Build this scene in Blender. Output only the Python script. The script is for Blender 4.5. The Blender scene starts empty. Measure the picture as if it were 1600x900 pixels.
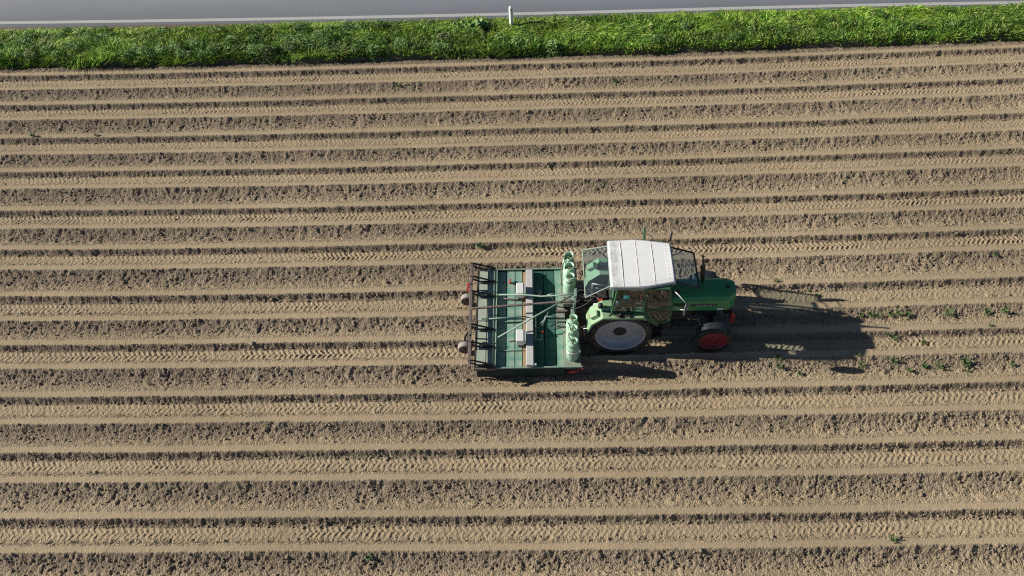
import bpy, bmesh, math, random
import numpy as np
from mathutils import Vector, Matrix

scene = bpy.context.scene
col = scene.collection
rng = np.random.default_rng(7)
random.seed(7)

# ------------------------------------------------------------------ camera
F, PITCH, YAW, ROLL, CAMH = 1350.0, math.radians(51.598), math.radians(-3.093), math.radians(-3.549), 16.968
fwd = Vector((math.sin(YAW)*math.cos(PITCH), math.cos(YAW)*math.cos(PITCH), -math.sin(PITCH)))
r0 = Vector((math.cos(YAW), -math.sin(YAW), 0)); u0 = r0.cross(fwd)
rgt = r0*math.cos(ROLL) + u0*math.sin(ROLL); upv = rgt.cross(fwd)
cam = bpy.data.objects.new('camera', bpy.data.cameras.new('camera')); col.objects.link(cam)
cam.data.sensor_width = 36; cam.data.lens = F/1600*36; cam.data.clip_end = 6000; cam.data.clip_start = .1
M = Matrix.Identity(4)
for i in range(3):
    M[i][0] = rgt[i]; M[i][1] = upv[i]; M[i][2] = -fwd[i]
M[0][3], M[1][3], M[2][3] = 0, 0, CAMH
cam.matrix_world = M; scene.camera = cam
def W(u, v, z=0.0):                       # photo pixel -> the point on the level z that it looks at
    d = rgt*((u-800)/F) - upv*((v-450)/F) + fwd
    t = (z-CAMH)/d.z
    return Vector((d.x*t, d.y*t, z))

# ------------------------------------------------------------------ sky, sun, exposure
SUN_EL, SUN_AZ = math.radians(25.3), math.radians(6.5)      # sun stands left of and a little behind the tractor
sdir = Vector((-math.cos(SUN_EL)*math.cos(SUN_AZ), math.cos(SUN_EL)*math.sin(SUN_AZ), math.sin(SUN_EL)))
wd = bpy.data.worlds.new('World'); scene.world = wd; wd.use_nodes = True
nt = wd.node_tree; nt.nodes.clear()
sky = nt.nodes.new('ShaderNodeTexSky'); sky.sky_type = 'NISHITA'; sky.sun_disc = False
sky.sun_elevation = SUN_EL; sky.sun_rotation = math.atan2(sdir.x, sdir.y)
sky.air_density = .65; sky.dust_density = .25; sky.ozone_density = 1.6
bg = nt.nodes.new('ShaderNodeBackground'); bg.inputs[1].default_value = 0.05
wo = nt.nodes.new('ShaderNodeOutputWorld')
nt.links.new(sky.outputs[0], bg.inputs[0]); nt.links.new(bg.outputs[0], wo.inputs[0])
sl = bpy.data.lights.new('sun', 'SUN'); sl.energy = 5.0; sl.angle = math.radians(.53); sl.color = (1, .94, .84)
so = bpy.data.objects.new('sun', sl); col.objects.link(so); so.location = (-30, 5, 30)
so.rotation_euler = sdir.to_track_quat('Z', 'Y').to_euler()
scene.render.engine = 'CYCLES'; scene.cycles.use_denoising = False; scene.cycles.filter_width = 1.15
scene.view_settings.view_transform = 'Standard'; scene.view_settings.look = 'None'
scene.view_settings.gamma = 1; scene.view_settings.exposure = 0.52

# ------------------------------------------------------------------ materials
MAT = {}
def newmat(name):
    m = bpy.data.materials.new(name); m.use_nodes = True; MAT[name] = m
    n = m.node_tree.nodes; b = n['Principled BSDF']
    return m, n, m.node_tree.links, b
def plain(name, c, rough=.5, metal=0.0, dirt=None, amt=.35, scale=6.0, bump=.0, spec=.5, rust=0.0):
    """paint with uneven dirt, a little colour drift and fine relief"""
    m, n, l, b = newmat(name)
    b.inputs['Roughness'].default_value = rough; b.inputs['Metallic'].default_value = metal
    b.inputs['Specular IOR Level'].default_value = spec
    tc = n.new('ShaderNodeTexCoord')
    nz = n.new('ShaderNodeTexNoise'); nz.inputs['Scale'].default_value = scale; nz.inputs['Detail'].default_value = 8; nz.inputs['Roughness'].default_value = .65
    l.new(tc.outputs['Object'], nz.inputs['Vector'])
    rp = n.new('ShaderNodeMapRange'); rp.inputs[1].default_value = .42; rp.inputs[2].default_value = .72; rp.inputs[4].default_value = amt
    l.new(nz.outputs[0], rp.inputs[0])
    mx = n.new('ShaderNodeMix'); mx.data_type = 'RGBA'
    mx.inputs[6].default_value = (*c, 1); mx.inputs[7].default_value = (*(dirt or (.30, .23, .15)), 1)
    l.new(rp.outputs[0], mx.inputs[0]); l.new(mx.outputs[2], b.inputs['Base Color'])
    if rust:                                             # chipped and soiled spots
        n2 = n.new('ShaderNodeTexNoise'); n2.inputs['Scale'].default_value = 17; n2.inputs['Detail'].default_value = 7; n2.inputs['Roughness'].default_value = .75
        l.new(tc.outputs['Object'], n2.inputs['Vector'])
        r2 = n.new('ShaderNodeMapRange'); r2.inputs[1].default_value = .54; r2.inputs[2].default_value = .66; r2.inputs[4].default_value = rust; l.new(n2.outputs[0], r2.inputs[0])
        m3 = n.new('ShaderNodeMix'); m3.data_type = 'RGBA'; m3.inputs[7].default_value = (.25, .17, .105, 1)
        l.new(r2.outputs[0], m3.inputs[0]); l.new(mx.outputs[2], m3.inputs[6]); l.new(m3.outputs[2], b.inputs['Base Color'])
    mr = n.new('ShaderNodeMapRange'); mr.inputs[3].default_value = rough; mr.inputs[4].default_value = min(1, rough+.3)
    l.new(rp.outputs[0], mr.inputs[0]); l.new(mr.outputs[0], b.inputs['Roughness'])
    if bump:
        bp = n.new('ShaderNodeBump'); bp.inputs['Strength'].default_value = bump; bp.inputs['Distance'].default_value = .01
        l.new(nz.outputs[0], bp.inputs['Height']); l.new(bp.outputs[0], b.inputs['Normal'])
    return m
GREEN = plain('tractor_green', (.042, .29, .095), .28, rust=.18, amt=.22, scale=4)
MINT = plain('fender_green', (.22, .38, .21), .45, rust=.35, dirt=(.34, .35, .26), amt=.5, scale=7)
DKGREEN = plain('dark_green', (.025, .12, .05), .4, amt=.2)  # on the cab pillars this darker green stands in for their shade
TEAL = plain('deck_green', (.13, .31, .24), .55, rust=.6, dirt=(.38, .42, .33), amt=.95, scale=4.5, bump=.2, spec=.2)
TEALD = plain('deck_green_shaded', (.030, .115, .095), .6, dirt=(.10, .15, .12), amt=.7, scale=4, spec=.15)  # shaded copy of the deck green, heat shield shadow deepened in the colour
LEDGE = plain('ledge_grey_green', (.33, .41, .33), .6, rust=.5, dirt=(.40, .38, .30), amt=.8, scale=4, bump=.2)
PALE = plain('pale_green_tube', (.20, .31, .25), .5, rust=.5, amt=.35, scale=12)
PLATE = plain('platform_grey_green', (.22, .27, .21), .6, rust=.5, dirt=(.34, .31, .24), amt=.7, scale=5)
BEAM = plain('beam_grey', (.52, .53, .52), .55, rust=.3, dirt=(.40, .36, .30), amt=.5, scale=5)
RUST = plain('rusty_soil_on_deck', (.34, .24, .15), .9, dirt=(.24, .16, .09), amt=.8, scale=14, bump=.6)
BOXW = plain('box_white', (.70, .70, .67), .5, dirt=(.5, .46, .4), amt=.3)
BROWN = plain('brown_steel', (.14, .11, .105), .55, dirt=(.26, .19, .14), amt=.6, scale=10)
BLACK = plain('black_steel', (.022, .022, .022), .55, dirt=(.10, .085, .065), amt=.5, scale=9)
DARKTEAL = plain('dark_teal', (.012, .040, .038), .6, dirt=(.05, .055, .045), amt=.5, scale=5, spec=.2)
RUBBER = plain('rubber', (.022, .022, .023), .85, dirt=(.17, .14, .10), amt=.7, scale=9, bump=.3)
RIMG = plain('rim_grey', (.43, .44, .465), .5, rust=.3, dirt=(.26, .24, .21), amt=.5, scale=5)
RIMR = plain('rim_red', (.26, .015, .028), .5, dirt=(.25, .12, .08), amt=.3, scale=8)
RED = plain('red_paint', (.45, .03, .03), .45, amt=.3, scale=10)
STEEL = plain('bare_steel', (.45, .44, .42), .4, .6, amt=.4, scale=20)
WHITE = plain('white_plastic', (.78, .79, .78), .45, dirt=(.5, .47, .4), amt=.2)
CYL = plain('cylinder_green', (.38, .58, .43), .38, rust=.3, dirt=(.52, .60, .48), amt=.4, scale=9)
CYLD = plain('cylinder_green_dark', (.29, .49, .36), .4, rust=.4, dirt=(.40, .46, .34), amt=.5, scale=7)
BRASS = plain('brass', (.16, .13, .07), .5, .6, amt=.2)
TEALBOX = plain('turquoise_plastic', (.03, .33, .36), .5, amt=.1)
SKIN = plain('skin', (.46, .27, .18), .55, dirt=(.40, .22, .15), amt=.2)
SHIRT = plain('brown_shirt', (.13, .085, .06), .9, dirt=(.08, .05, .035), amt=.5)
TROUS = plain('red_trousers', (.30, .07, .055), .9, dirt=(.2, .05, .04), amt=.4)
HAIR = plain('hair', (.05, .033, .02), .7, amt=.1)
PLANK = plain('pink_board', (.48, .27, .23), .7, dirt=(.35, .2, .17), amt=.3)
LEAF = plain('weed_leaf', (.07, .125, .035), .6, dirt=(.13, .17, .06), amt=.7, scale=9)
LEAFP = plain('broad_leaf', (.09, .23, .04), .5, dirt=(.17, .30, .07), amt=.7, scale=8)

def roof_mat():
    m, n, l, b = newmat('roof_white')
    b.inputs['Roughness'].default_value = .6
    tc = n.new('ShaderNodeTexCoord')
    nz = n.new('ShaderNodeTexNoise'); nz.inputs['Scale'].default_value = 7; nz.inputs['Detail'].default_value = 9; nz.inputs['Roughness'].default_value = .7
    l.new(tc.outputs['Object'], nz.inputs['Vector'])
    sx = n.new('ShaderNodeSeparateXYZ'); l.new(tc.outputs['Object'], sx.inputs[0])
    # grime collected on the rear panel of the roof (local x runs rear to front)
    g = n.new('ShaderNodeMapRange'); g.inputs[1].default_value = -.42; g.inputs[2].default_value = -.56; g.inputs[3].default_value = .16; g.inputs[4].default_value = 1.0
    l.new(sx.outputs[0], g.inputs[0])
    r = n.new('ShaderNodeMapRange'); r.inputs[1].default_value = .38; r.inputs[2].default_value = .75; r.inputs[4].default_value = .8
    l.new(nz.outputs[0], r.inputs[0])
    mu = n.new('ShaderNodeMath'); mu.operation = 'MULTIPLY'; mu.use_clamp = True
    l.new(g.outputs[0], mu.inputs[0]); l.new(r.outputs[0], mu.inputs[1])
    mx = n.new('ShaderNodeMix'); mx.data_type = 'RGBA'
    mx.inputs[6].default_value = (.80, .80, .78, 1); mx.inputs[7].default_value = (.30, .29, .27, 1)
    l.new(mu.outputs[0], mx.inputs[0]); l.new(mx.outputs[2], b.inputs['Base Color'])
    return m
ROOF = roof_mat()
SEAM = plain('roof_seam', (.60, .59, .57), .7, amt=.4, scale=20)

def glass_mat(name, tint, gloss=.03, film=.05):
    m = bpy.data.materials.new(name); m.use_nodes = True
    n = m.node_tree.nodes; l = m.node_tree.links; n.clear()
    o = n.new('ShaderNodeOutputMaterial'); t = n.new('ShaderNodeBsdfTransparent'); t.inputs[0].default_value = (*tint, 1)
    g = n.new('ShaderNodeBsdfGlossy'); g.inputs[1].default_value = gloss
    d = n.new('ShaderNodeBsdfDiffuse'); d.inputs[0].default_value = (.35, .35, .33, 1)          # dust film
    lw = n.new('ShaderNodeLayerWeight'); lw.inputs[0].default_value = .5
    pw = n.new('ShaderNodeMath'); pw.operation = 'POWER'; pw.inputs[1].default_value = 5; l.new(lw.outputs['Facing'], pw.inputs[0])
    fr = n.new('ShaderNodeMath'); fr.operation = 'MULTIPLY_ADD'; fr.inputs[1].default_value = .9; fr.inputs[2].default_value = .065; l.new(pw.outputs[0], fr.inputs[0])
    mx = n.new('ShaderNodeMixShader'); m2 = n.new('ShaderNodeMixShader'); m2.inputs[0].default_value = film
    l.new(t.outputs[0], m2.inputs[1]); l.new(d.outputs[0], m2.inputs[2])
    l.new(fr.outputs[0], mx.inputs[0]); l.new(m2.outputs[0], mx.inputs[1]); l.new(g.outputs[0], mx.inputs[2])
    l.new(mx.outputs[0], o.inputs[0]); return m
GLASS = glass_mat('window_glass', (.80, .88, .92), film=.03)
GLASST = glass_mat('tinted_glass', (.80, .85, .85), film=.02)

def soil_mat(name, dry_lit=(.398, .312, .200), wet=(.218, .174, .128), rough_default=None):
    m, n, l, b = newmat(name)
    b.inputs['Roughness'].default_value = .95; b.inputs['Specular IOR Level'].default_value = .12
    tc = n.new('ShaderNodeTexCoord')
    def noise(s, d=6, r=.6, sc=None):
        z = n.new('ShaderNodeTexNoise'); z.inputs['Scale'].default_value = s; z.inputs['Detail'].default_value = d; z.inputs['Roughness'].default_value = r
        v = tc.outputs['Object']
        if sc:
            mp = n.new('ShaderNodeMapping'); mp.inputs['Scale'].default_value = sc; l.new(v, mp.inputs[0]); v = mp.outputs[0]
        l.new(v, z.inputs['Vector']); return z.outputs[0]
    def math_(op, a, b_, c=None):
        q = n.new('ShaderNodeMath'); q.operation = op
        for i, x in enumerate((a, b_, c)):
            if x is None: continue
            if isinstance(x, (int, float)): q.inputs[i].default_value = x
            else: l.new(x, q.inputs[i])
        return q.outputs[0]
    a = n.new('ShaderNodeAttribute'); a.attribute_name = 'dry_lit'; f = a.outputs['Fac']
    if rough_default is None:
        a2 = n.new('ShaderNodeAttribute'); a2.attribute_name = 'crumb'; rg = a2.outputs['Fac']
    else:
        v = n.new('ShaderNodeValue'); v.outputs[0].default_value = rough_default; rg = v.outputs[0]
    f = math_('ADD', f, math_('MULTIPLY_ADD', noise(2.2), .55, -.275))
    f = math_('ADD', f, math_('MULTIPLY_ADD', noise(38, 5, .7), .70, -.35))
    f = math_('ADD', f, math_('MULTIPLY_ADD', noise(1.0, 4, .6, (1.2, 30, 1)), .55, -.275))      # length-wise streaks
    cl_ = n.new('ShaderNodeClamp'); l.new(f, cl_.inputs[0])
    mx = n.new('ShaderNodeMix'); mx.data_type = 'RGBA'; mx.inputs[6].default_value = (*wet, 1); mx.inputs[7].default_value = (*dry_lit, 1)
    l.new(cl_.outputs[0], mx.inputs[0])
    hs = n.new('ShaderNodeHueSaturation'); mr = n.new('ShaderNodeMapRange'); mr.inputs[1].default_value = .3; mr.inputs[2].default_value = .7; mr.inputs[3].default_value = .86; mr.inputs[4].default_value = 1.10
    l.new(noise(.22, 4), mr.inputs[0]); l.new(mr.outputs[0], hs.inputs['Value']); l.new(mx.outputs[2], hs.inputs['Color'])
    l.new(hs.outputs[0], b.inputs['Base Color'])
    # crumbs: fine relief, stronger where the soil is broken up
    vo = n.new('ShaderNodeTexVoronoi'); vo.feature = 'F1'; vo.inputs['Scale'].default_value = 27; vo.inputs['Randomness'].default_value = 1
    l.new(tc.outputs['Object'], vo.inputs['Vector'])
    v2 = n.new('ShaderNodeTexVoronoi'); v2.feature = 'F1'; v2.inputs['Scale'].default_value = 52; l.new(tc.outputs['Object'], v2.inputs['Vector'])
    h = math_('MULTIPLY_ADD', vo.outputs['Distance'], -1.0, 1.0)
    h = math_('MULTIPLY_ADD', v2.outputs['Distance'], -.55, h)
    h = math_('MULTIPLY_ADD', noise(70, 4, .7), .5, h)
    h = math_('MULTIPLY', h, math_('MULTIPLY_ADD', rg, .92, .08))
    bp = n.new('ShaderNodeBump'); bp.inputs['Strength'].default_value = .66; bp.inputs['Distance'].default_value = .034
    l.new(h, bp.inputs['Height']); l.new(bp.outputs[0], b.inputs['Normal'])
    return m
SOIL = soil_mat('field_soil')
CLOD = soil_mat('clod_soil', (.33, .264, .180), (.21, .170, .128), rough_default=.35)

def blade_mat(name):
    m, n, l, b = newmat(name)
    a = n.new('ShaderNodeAttribute'); a.attribute_name = 'tint'
    l.new(a.outputs['Color'], b.inputs['Base Color'])
    b.inputs['Roughness'].default_value = .5; b.inputs['Specular IOR Level'].default_value = .35
    tr = n.new('ShaderNodeBsdfTranslucent'); l.new(a.outputs['Color'], tr.inputs[0])
    mx = n.new('ShaderNodeMixShader'); mx.inputs[0].default_value = .35
    l.new(b.outputs[0], mx.inputs[1]); l.new(tr.outputs[0], mx.inputs[2])
    l.new(mx.outputs[0], n['Material Output'].inputs[0]); return m
BLADE = blade_mat('grass_blade')

def asphalt():
    m, n, l, b = newmat('asphalt')
    tc = n.new('ShaderNodeTexCoord')
    a = n.new('ShaderNodeTexNoise'); a.inputs['Scale'].default_value = 60; a.inputs['Detail'].default_value = 6
    c = n.new('ShaderNodeTexNoise'); c.inputs['Scale'].default_value = .9; c.inputs['Detail'].default_value = 5
    mp = n.new('ShaderNodeMapping'); mp.inputs['Scale'].default_value = (.12, 1, 1); l.new(tc.outputs['Object'], mp.inputs[0])
    l.new(tc.outputs['Object'], a.inputs[0]); l.new(mp.outputs[0], c.inputs[0])
    ad = n.new('ShaderNodeMath'); ad.operation = 'ADD'; l.new(a.outputs[0], ad.inputs[0]); l.new(c.outputs[0], ad.inputs[1])
    r = n.new('ShaderNodeMapRange'); r.inputs[1].default_value = .6; r.inputs[2].default_value = 1.4; l.new(ad.outputs[0], r.inputs[0])
    mx = n.new('ShaderNodeMix'); mx.data_type = 'RGBA'; mx.inputs[6].default_value = (.20, .215, .245, 1); mx.inputs[7].default_value = (.27, .285, .315, 1)
    l.new(r.outputs[0], mx.inputs[0]); l.new(mx.outputs[2], b.inputs['Base Color']); b.inputs['Roughness'].default_value = .85
    bp = n.new('ShaderNodeBump'); bp.inputs['Strength'].default_value = .4; bp.inputs['Distance'].default_value = .01
    l.new(a.outputs[0], bp.inputs['Height']); l.new(bp.outputs[0], b.inputs['Normal'])
    return m
ASPH = asphalt()
LINE = plain('road_paint', (.46, .46, .45), .7, dirt=(.24, .24, .24), amt=.85, scale=25)
VERGE = plain('verge_soil', (.12, .098, .068), .95, dirt=(.17, .138, .095), amt=.7, scale=6, bump=.5)
BARE = plain('bare_red_earth', (.26, .14, .085), .95, dirt=(.33, .22, .15), amt=.7, scale=9, bump=.7)
FARG = plain('far_ground', (.20, .16, .10), .95, dirt=(.10, .14, .05), amt=.8, scale=.05)

# ------------------------------------------------------------------ mesh helpers
def props(o, label=None, cat=None, group=None, kind=None):
    if label: o['label'] = label
    if cat: o['category'] = cat
    if group: o['group'] = group
    if kind: o['kind'] = kind
    return o
def empty(name, loc, rz=0.0):
    o = bpy.data.objects.new(name, None); o.empty_display_size = .2; col.objects.link(o)
    o.location = loc; o.rotation_euler = (0, 0, rz); return o
def wloc(o):
    v = Vector(o.location)
    while o.parent: o = o.parent; v += Vector(o.location)
    return v
class MB:
    """collects shapes in world coordinates; build() links them as one mesh object"""
    def __init__(s): s.bm = bmesh.new()
    def face(s, vs, smooth=False):
        try:
            f = s.bm.faces.new(vs); f.smooth = smooth
        except ValueError: pass
    def box(s, c, d, m=None):
        v = []
        for sx, sy, sz in ((-1,-1,-1),(1,-1,-1),(1,1,-1),(-1,1,-1),(-1,-1,1),(1,-1,1),(1,1,1),(-1,1,1)):
            p = Vector((sx*d[0]/2, sy*d[1]/2, sz*d[2]/2))
            if m: p = m @ p
            v.append(s.bm.verts.new(p + Vector(c)))
        for q in ((0,3,2,1),(4,5,6,7),(0,1,5,4),(1,2,6,5),(2,3,7,6),(3,0,4,7)): s.face([v[i] for i in q])
        return s
    def span(s, a, b):                                   # box from corner a to corner b
        a, b = Vector(a), Vector(b); return s.box((a+b)/2, [abs(x) for x in b-a])
    def bar(s, a, b, w, h=None, up=(0, 0, 1)):           # rectangular bar from a to b
        a, b = Vector(a), Vector(b); d = b-a; L = d.length; z = d.normalized(); x = Vector(up).cross(z)
        if x.length < 1e-4: x = Vector((1, 0, 0))
        x.normalize(); y = z.cross(x); return s.box((a+b)/2, (w, h or w, L), Matrix((x, y, z)).transposed())
    def tube(s, pts, r, n=10, cap=True):
        pts = [Vector(p) for p in pts]; rs = r if isinstance(r, (list, tuple)) else [r]*len(pts); rings = []
        prev = None
        for i, p in enumerate(pts):
            t = (pts[min(i+1, len(pts)-1)] - pts[max(i-1, 0)]).normalized()
            x = prev - t*prev.dot(t) if prev else t.orthogonal()
            x.normalize(); prev = x; y = t.cross(x)
            rings.append([s.bm.verts.new(p + (x*math.cos(2*math.pi*k/n) + y*math.sin(2*math.pi*k/n))*rs[i]) for k in range(n)])
        for a, b in zip(rings, rings[1:]):
            for k in range(n): s.face([a[k], a[(k+1) % n], b[(k+1) % n], b[k]], True)
        if cap: s.face(rings[0][::-1]); s.face(rings[-1])
        return s
    def lathe(s, c, prof, axis='Z', n=32, closed=False, smooth=True):
        rings = []; c = Vector(c)
        for r, h in prof:
            ring = []
            for k in range(n):
                a = 2*math.pi*k/n; x, y = r*math.cos(a), r*math.sin(a)
                p = (x, y, h) if axis == 'Z' else (x, h, y) if axis == 'Y' else (h, x, y)
                ring.append(s.bm.verts.new(c + Vector(p)))
            rings.append(ring)
        prs = list(zip(rings, rings[1:])) + ([(rings[-1], rings[0])] if closed else [])
        for a, b in prs:
            for k in range(n): s.face([a[k], a[(k+1) % n], b[(k+1) % n], b[k]], smooth)
        if not closed:
            s.face(rings[0][::-1]); s.face(rings[-1])
        return s
    def loft(s, rings, smooth=False, cap=True):
        rs = [[s.bm.verts.new(Vector(p)) for p in r] for r in rings]; n = len(rs[0])
        for a, b in zip(rs, rs[1:]):
            for k in range(n): s.face([a[k], a[(k+1) % n], b[(k+1) % n], b[k]], smooth)
        if cap: s.face(rs[0][::-1]); s.face(rs[-1])
        return s
    def slab(s, poly, off):                              # polygon thickened by the vector off
        off = Vector(off); return s.loft([[Vector(p) for p in poly], [Vector(p)+off for p in poly]])
    def build(s, name, mat, parent=None, bevel=0.0):
        bm = s.bm
        bmesh.ops.recalc_face_normals(bm, faces=bm.faces)
        if bevel:
            es = [e for e in bm.edges if len(e.link_faces) == 2 and e.calc_face_angle(0) > .6]
            bmesh.ops.bevel(bm, geom=es, offset=bevel, segments=2, affect='EDGES', profile=.5, clamp_overlap=True)
        me = bpy.data.meshes.new(name)
        if parent is not None: org = Vector((0, 0, 0))
        cs = [v.co for v in bm.verts]
        c = Vector((sum(p.x for p in cs)/len(cs), sum(p.y for p in cs)/len(cs), min(p.z for p in cs)))
        for v in bm.verts: v.co -= c
        bm.to_mesh(me); bm.free(); me.materials.append(mat)
        o = bpy.data.objects.new(name, me); col.objects.link(o)
        if parent is not None: o.parent = parent; o.location = c - wloc(parent)
        else: o.location = c
        return o
def np_mesh(name, verts, faces, mat, attrs=None, smooth=False):
    """faces: (n,k) array with one k"""
    me = bpy.data.meshes.new(name); nv, (nf, k) = len(verts), faces.shape
    me.vertices.add(nv); me.vertices.foreach_set('co', np.ascontiguousarray(verts, np.float32).ravel())
    me.loops.add(nf*k); me.loops.foreach_set('vertex_index', np.ascontiguousarray(faces, np.int32).ravel())
    me.polygons.add(nf); me.polygons.foreach_set('loop_start', np.arange(0, nf*k, k, dtype=np.int32))
    if smooth: me.polygons.foreach_set('use_smooth', np.ones(nf, bool))
    for an, (ty, dat) in (attrs or {}).items():
        at = me.attributes.new(an, ty, 'POINT')
        at.data.foreach_set('value' if ty == 'FLOAT' else 'color', np.ascontiguousarray(dat, np.float32).ravel())
    me.update(calc_edges=True); me.validate(); me.materials.append(mat)
    o = bpy.data.objects.new(name, me); col.objects.link(o); return o

# ------------------------------------------------------------------ noise on arrays
def hsh(ix, iy, k):
    h = (ix.astype(np.int64)*374761393 + iy.astype(np.int64)*668265263 + k*2147483647) & 0xffffffff
    h = ((h ^ (h >> 13))*1274126177) & 0xffffffff
    return ((h ^ (h >> 16)) & 0xffffff)/float(0xffffff)
def vnoise(x, y, k=0):
    ix, iy = np.floor(x), np.floor(y); fx, fy = x-ix, y-iy
    fx = fx*fx*(3-2*fx); fy = fy*fy*(3-2*fy)
    a, b, c, d = hsh(ix, iy, k), hsh(ix+1, iy, k), hsh(ix, iy+1, k), hsh(ix+1, iy+1, k)
    return (a*(1-fx)+b*fx)*(1-fy) + (c*(1-fx)+d*fx)*fy
def lumps(x, y, k, spread=.75):
    """rounded lumps of uneven size, one per cell at most"""
    ix, iy = np.floor(x), np.floor(y); out = np.zeros_like(x)
    for dx in (-1, 0, 1):
        for dy in (-1, 0, 1):
            cx, cy = ix+dx, iy+dy
            px = cx+.5+(hsh(cx, cy, k)-.5)*spread; py = cy+.5+(hsh(cx, cy, k+1)-.5)*spread
            s = .35+.75*hsh(cx, cy, k+2)**1.5; e = .7+.6*hsh(cx, cy, k+3)
            d2 = ((x-px)*e)**2/s**2 + ((y-py)/e)**2/s**2
            out = np.maximum(out, s*np.sqrt(np.clip(1-d2, 0, 1)))
    return out
def sstep(a, b, x):
    t = np.clip((x-a)/(b-a), 0, 1); return t*t*(3-2*t)

# ------------------------------------------------------------------ the field
CURV = 0.0005749
STRIPS = [22.486, 21.750, 21.011, 20.285, 19.465, 18.734, 18.005, 17.309, 16.464, 15.777, 15.030, 14.334,
          13.457, 12.679, 11.956, 11.259, 10.479, 9.763, 9.036, 8.311, 7.480, 6.740]
while STRIPS[-1] > -40: STRIPS += [STRIPS[-1]-.75]
SA = np.array(STRIPS)
def bend(x): return CURV*np.clip(x, -24, 24)**2
WF = -.13                                            # level of the wheel tracks below the bed tops
def ground(x, y):
    """height and tone (dryness and painted shading) of the ploughed field"""
    yy = y - bend(x) + .022*(vnoise(x*.5, y*.2, 50)-.5) + .035*(vnoise(x*.17, y*.35, 51)-.5)
    i = np.clip(np.searchsorted(-SA, -yy, side='right')-1, 0, len(SA)-2)      # strip just beyond the point
    a = SA[i]-yy; g = SA[i]-SA[i+1]
    tread = (i % 2 == 0) & (a > 0)
    edge = .084 + .022*(vnoise(x*4, i*7.3, 3)-.5) + .016*(vnoise(x*22, i*3.1, 4)-.5)
    e = np.where(a > 0, np.minimum(a, g-a), -a) - edge
    deep = np.where(a < 0, .06, np.where(tread, .122, .105 + .03*(vnoise(x*.7, i*5.7, 5)-.5)))
    wid = np.where(tread, .115, .19)
    z = -deep*sstep(0, wid, e)
    onstrip = 1-sstep(-.02, .025, e)
    tv = (a-g/2+.005)/.125 + .10*(vnoise(x*.8, i*2.2, 8)-.5)
    ontread = np.where(tread, 1-sstep(.86, 1.12, np.abs(tv)), 0)
    rough = (1-onstrip)*(1-ontread)
    lee = np.where((a > 0) & (~tread), .55+.60*sstep(.95, .45, a/np.maximum(g, .1)), 1)    # far half of a rough gap is coarser
    big = .35+.65*vnoise(x*.9, y*1.7, 11)
    l1 = lumps(x/.066, y/.058, 20); l2 = lumps(x/.042, y/.038, 30); l3 = lumps(x/.13, y/.11, 40)
    z += rough*lee*(.028*big*l1 + .018*l2 + .026*l3*sstep(.52, .66, vnoise(x*2.1, y*2.1, 14))) - rough*.016
    z += rough*.012*(vnoise(x*30, y*30, 15)-.5)
    # herring-bone print of the tractor tyres
    P = .122 + .010*hsh(i.astype(float), i*0.0, 70)
    ph = x/P + .35*(vnoise(x*2.5, yy*5, 27)-.5) + .14*(vnoise(x*9, yy*9, 28)-.5) + hsh(i.astype(float), i*0.0+1, 71) + np.where(tv > 0, .62*tv, .5-.62*tv)
    fr = ph-np.floor(ph)
    lug = sstep(.0, .22, fr)*(1-sstep(.36, .62, fr))
    wear = (.38+1.0*vnoise(x*.9, i*3.7, 16)*(.5+.8*vnoise(x*3.5, i*5.1, 26)))*(.6+.6*hsh(i.astype(float), i*0.0, 75))
    z += ontread*((.021*lug-.009)*wear*(1-.4*np.abs(tv)**3) + .011*(vnoise(x*21, y*21, 17)-.5) + .008*(l2-.3))
    # bed tops: pressed smooth, faint length-wise scratches and a crumbly edge
    z += onstrip*(.004*(vnoise(x*1.5, yy*60, 18)-.5) + .004*(vnoise(x*12, y*12, 19)-.5))
    lip = np.exp(-((e-.005)/.018)**2)
    z += lip*.016*lumps(x/.06, yy/.06, 60)
    dry_lit = onstrip*.93 + ontread*(.74+.2*lug) + rough*(.24+.42*np.clip(z/.06+1.4, 0, 1)*.6)
    # near half of each rough gap paler: its sunlit slope painted into the tone
    dry_lit = np.where(a < 0, dry_lit*(.15+.85*onstrip), dry_lit)
    dry_lit += rough*np.where(a > 0, .55*sstep(.40, .75, a/np.maximum(g, .1)), 0)
    dry_lit += .22*(np.clip(x, -16, 16)/14)*rough + .04*(x/16)  # left-to-right change in visible clod shade, painted into the tone
    dry_lit -= .42*np.exp(-((e-.035)/.028)**2)                  # loose damp crumbs along both edges of a bed
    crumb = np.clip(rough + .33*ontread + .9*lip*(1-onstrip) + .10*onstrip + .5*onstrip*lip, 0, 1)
    return z, dry_lit, crumb
NU, NV = 1150, 720
tu = np.linspace(0, 1, NU)
ext = np.cumsum(np.geomspace(.004, .5, 26))
U = np.concatenate([-ext[::-1], tu, 1+ext])
s = np.linspace(0, 1, NV)
yv = 5.2 + (22.82-5.2)*(s*.78 + .22*s*s)
yn = 5.2-np.cumsum(np.geomspace(.04, 5.5, 30))
Y = np.concatenate([yn[::-1], yv])
xl = np.interp(Y, [5.2, 22.97], [-12.0, -18.3]); xr = np.interp(Y, [5.2, 22.97], [10.4, 16.6])
GX = xl[:, None] + (xr-xl)[:, None]*U[None, :]; GY = np.repeat(Y[:, None], len(U), 1) + bend(GX)
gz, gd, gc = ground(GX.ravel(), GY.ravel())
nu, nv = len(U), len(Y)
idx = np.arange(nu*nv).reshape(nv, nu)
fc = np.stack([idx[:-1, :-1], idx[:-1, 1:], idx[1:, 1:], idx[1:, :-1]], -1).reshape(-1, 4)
field = np_mesh('field', np.stack([GX.ravel(), GY.ravel(), gz], 1), fc, SOIL, {'dry_lit': ('FLOAT', gd), 'crumb': ('FLOAT', gc)}, smooth=False)
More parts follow.
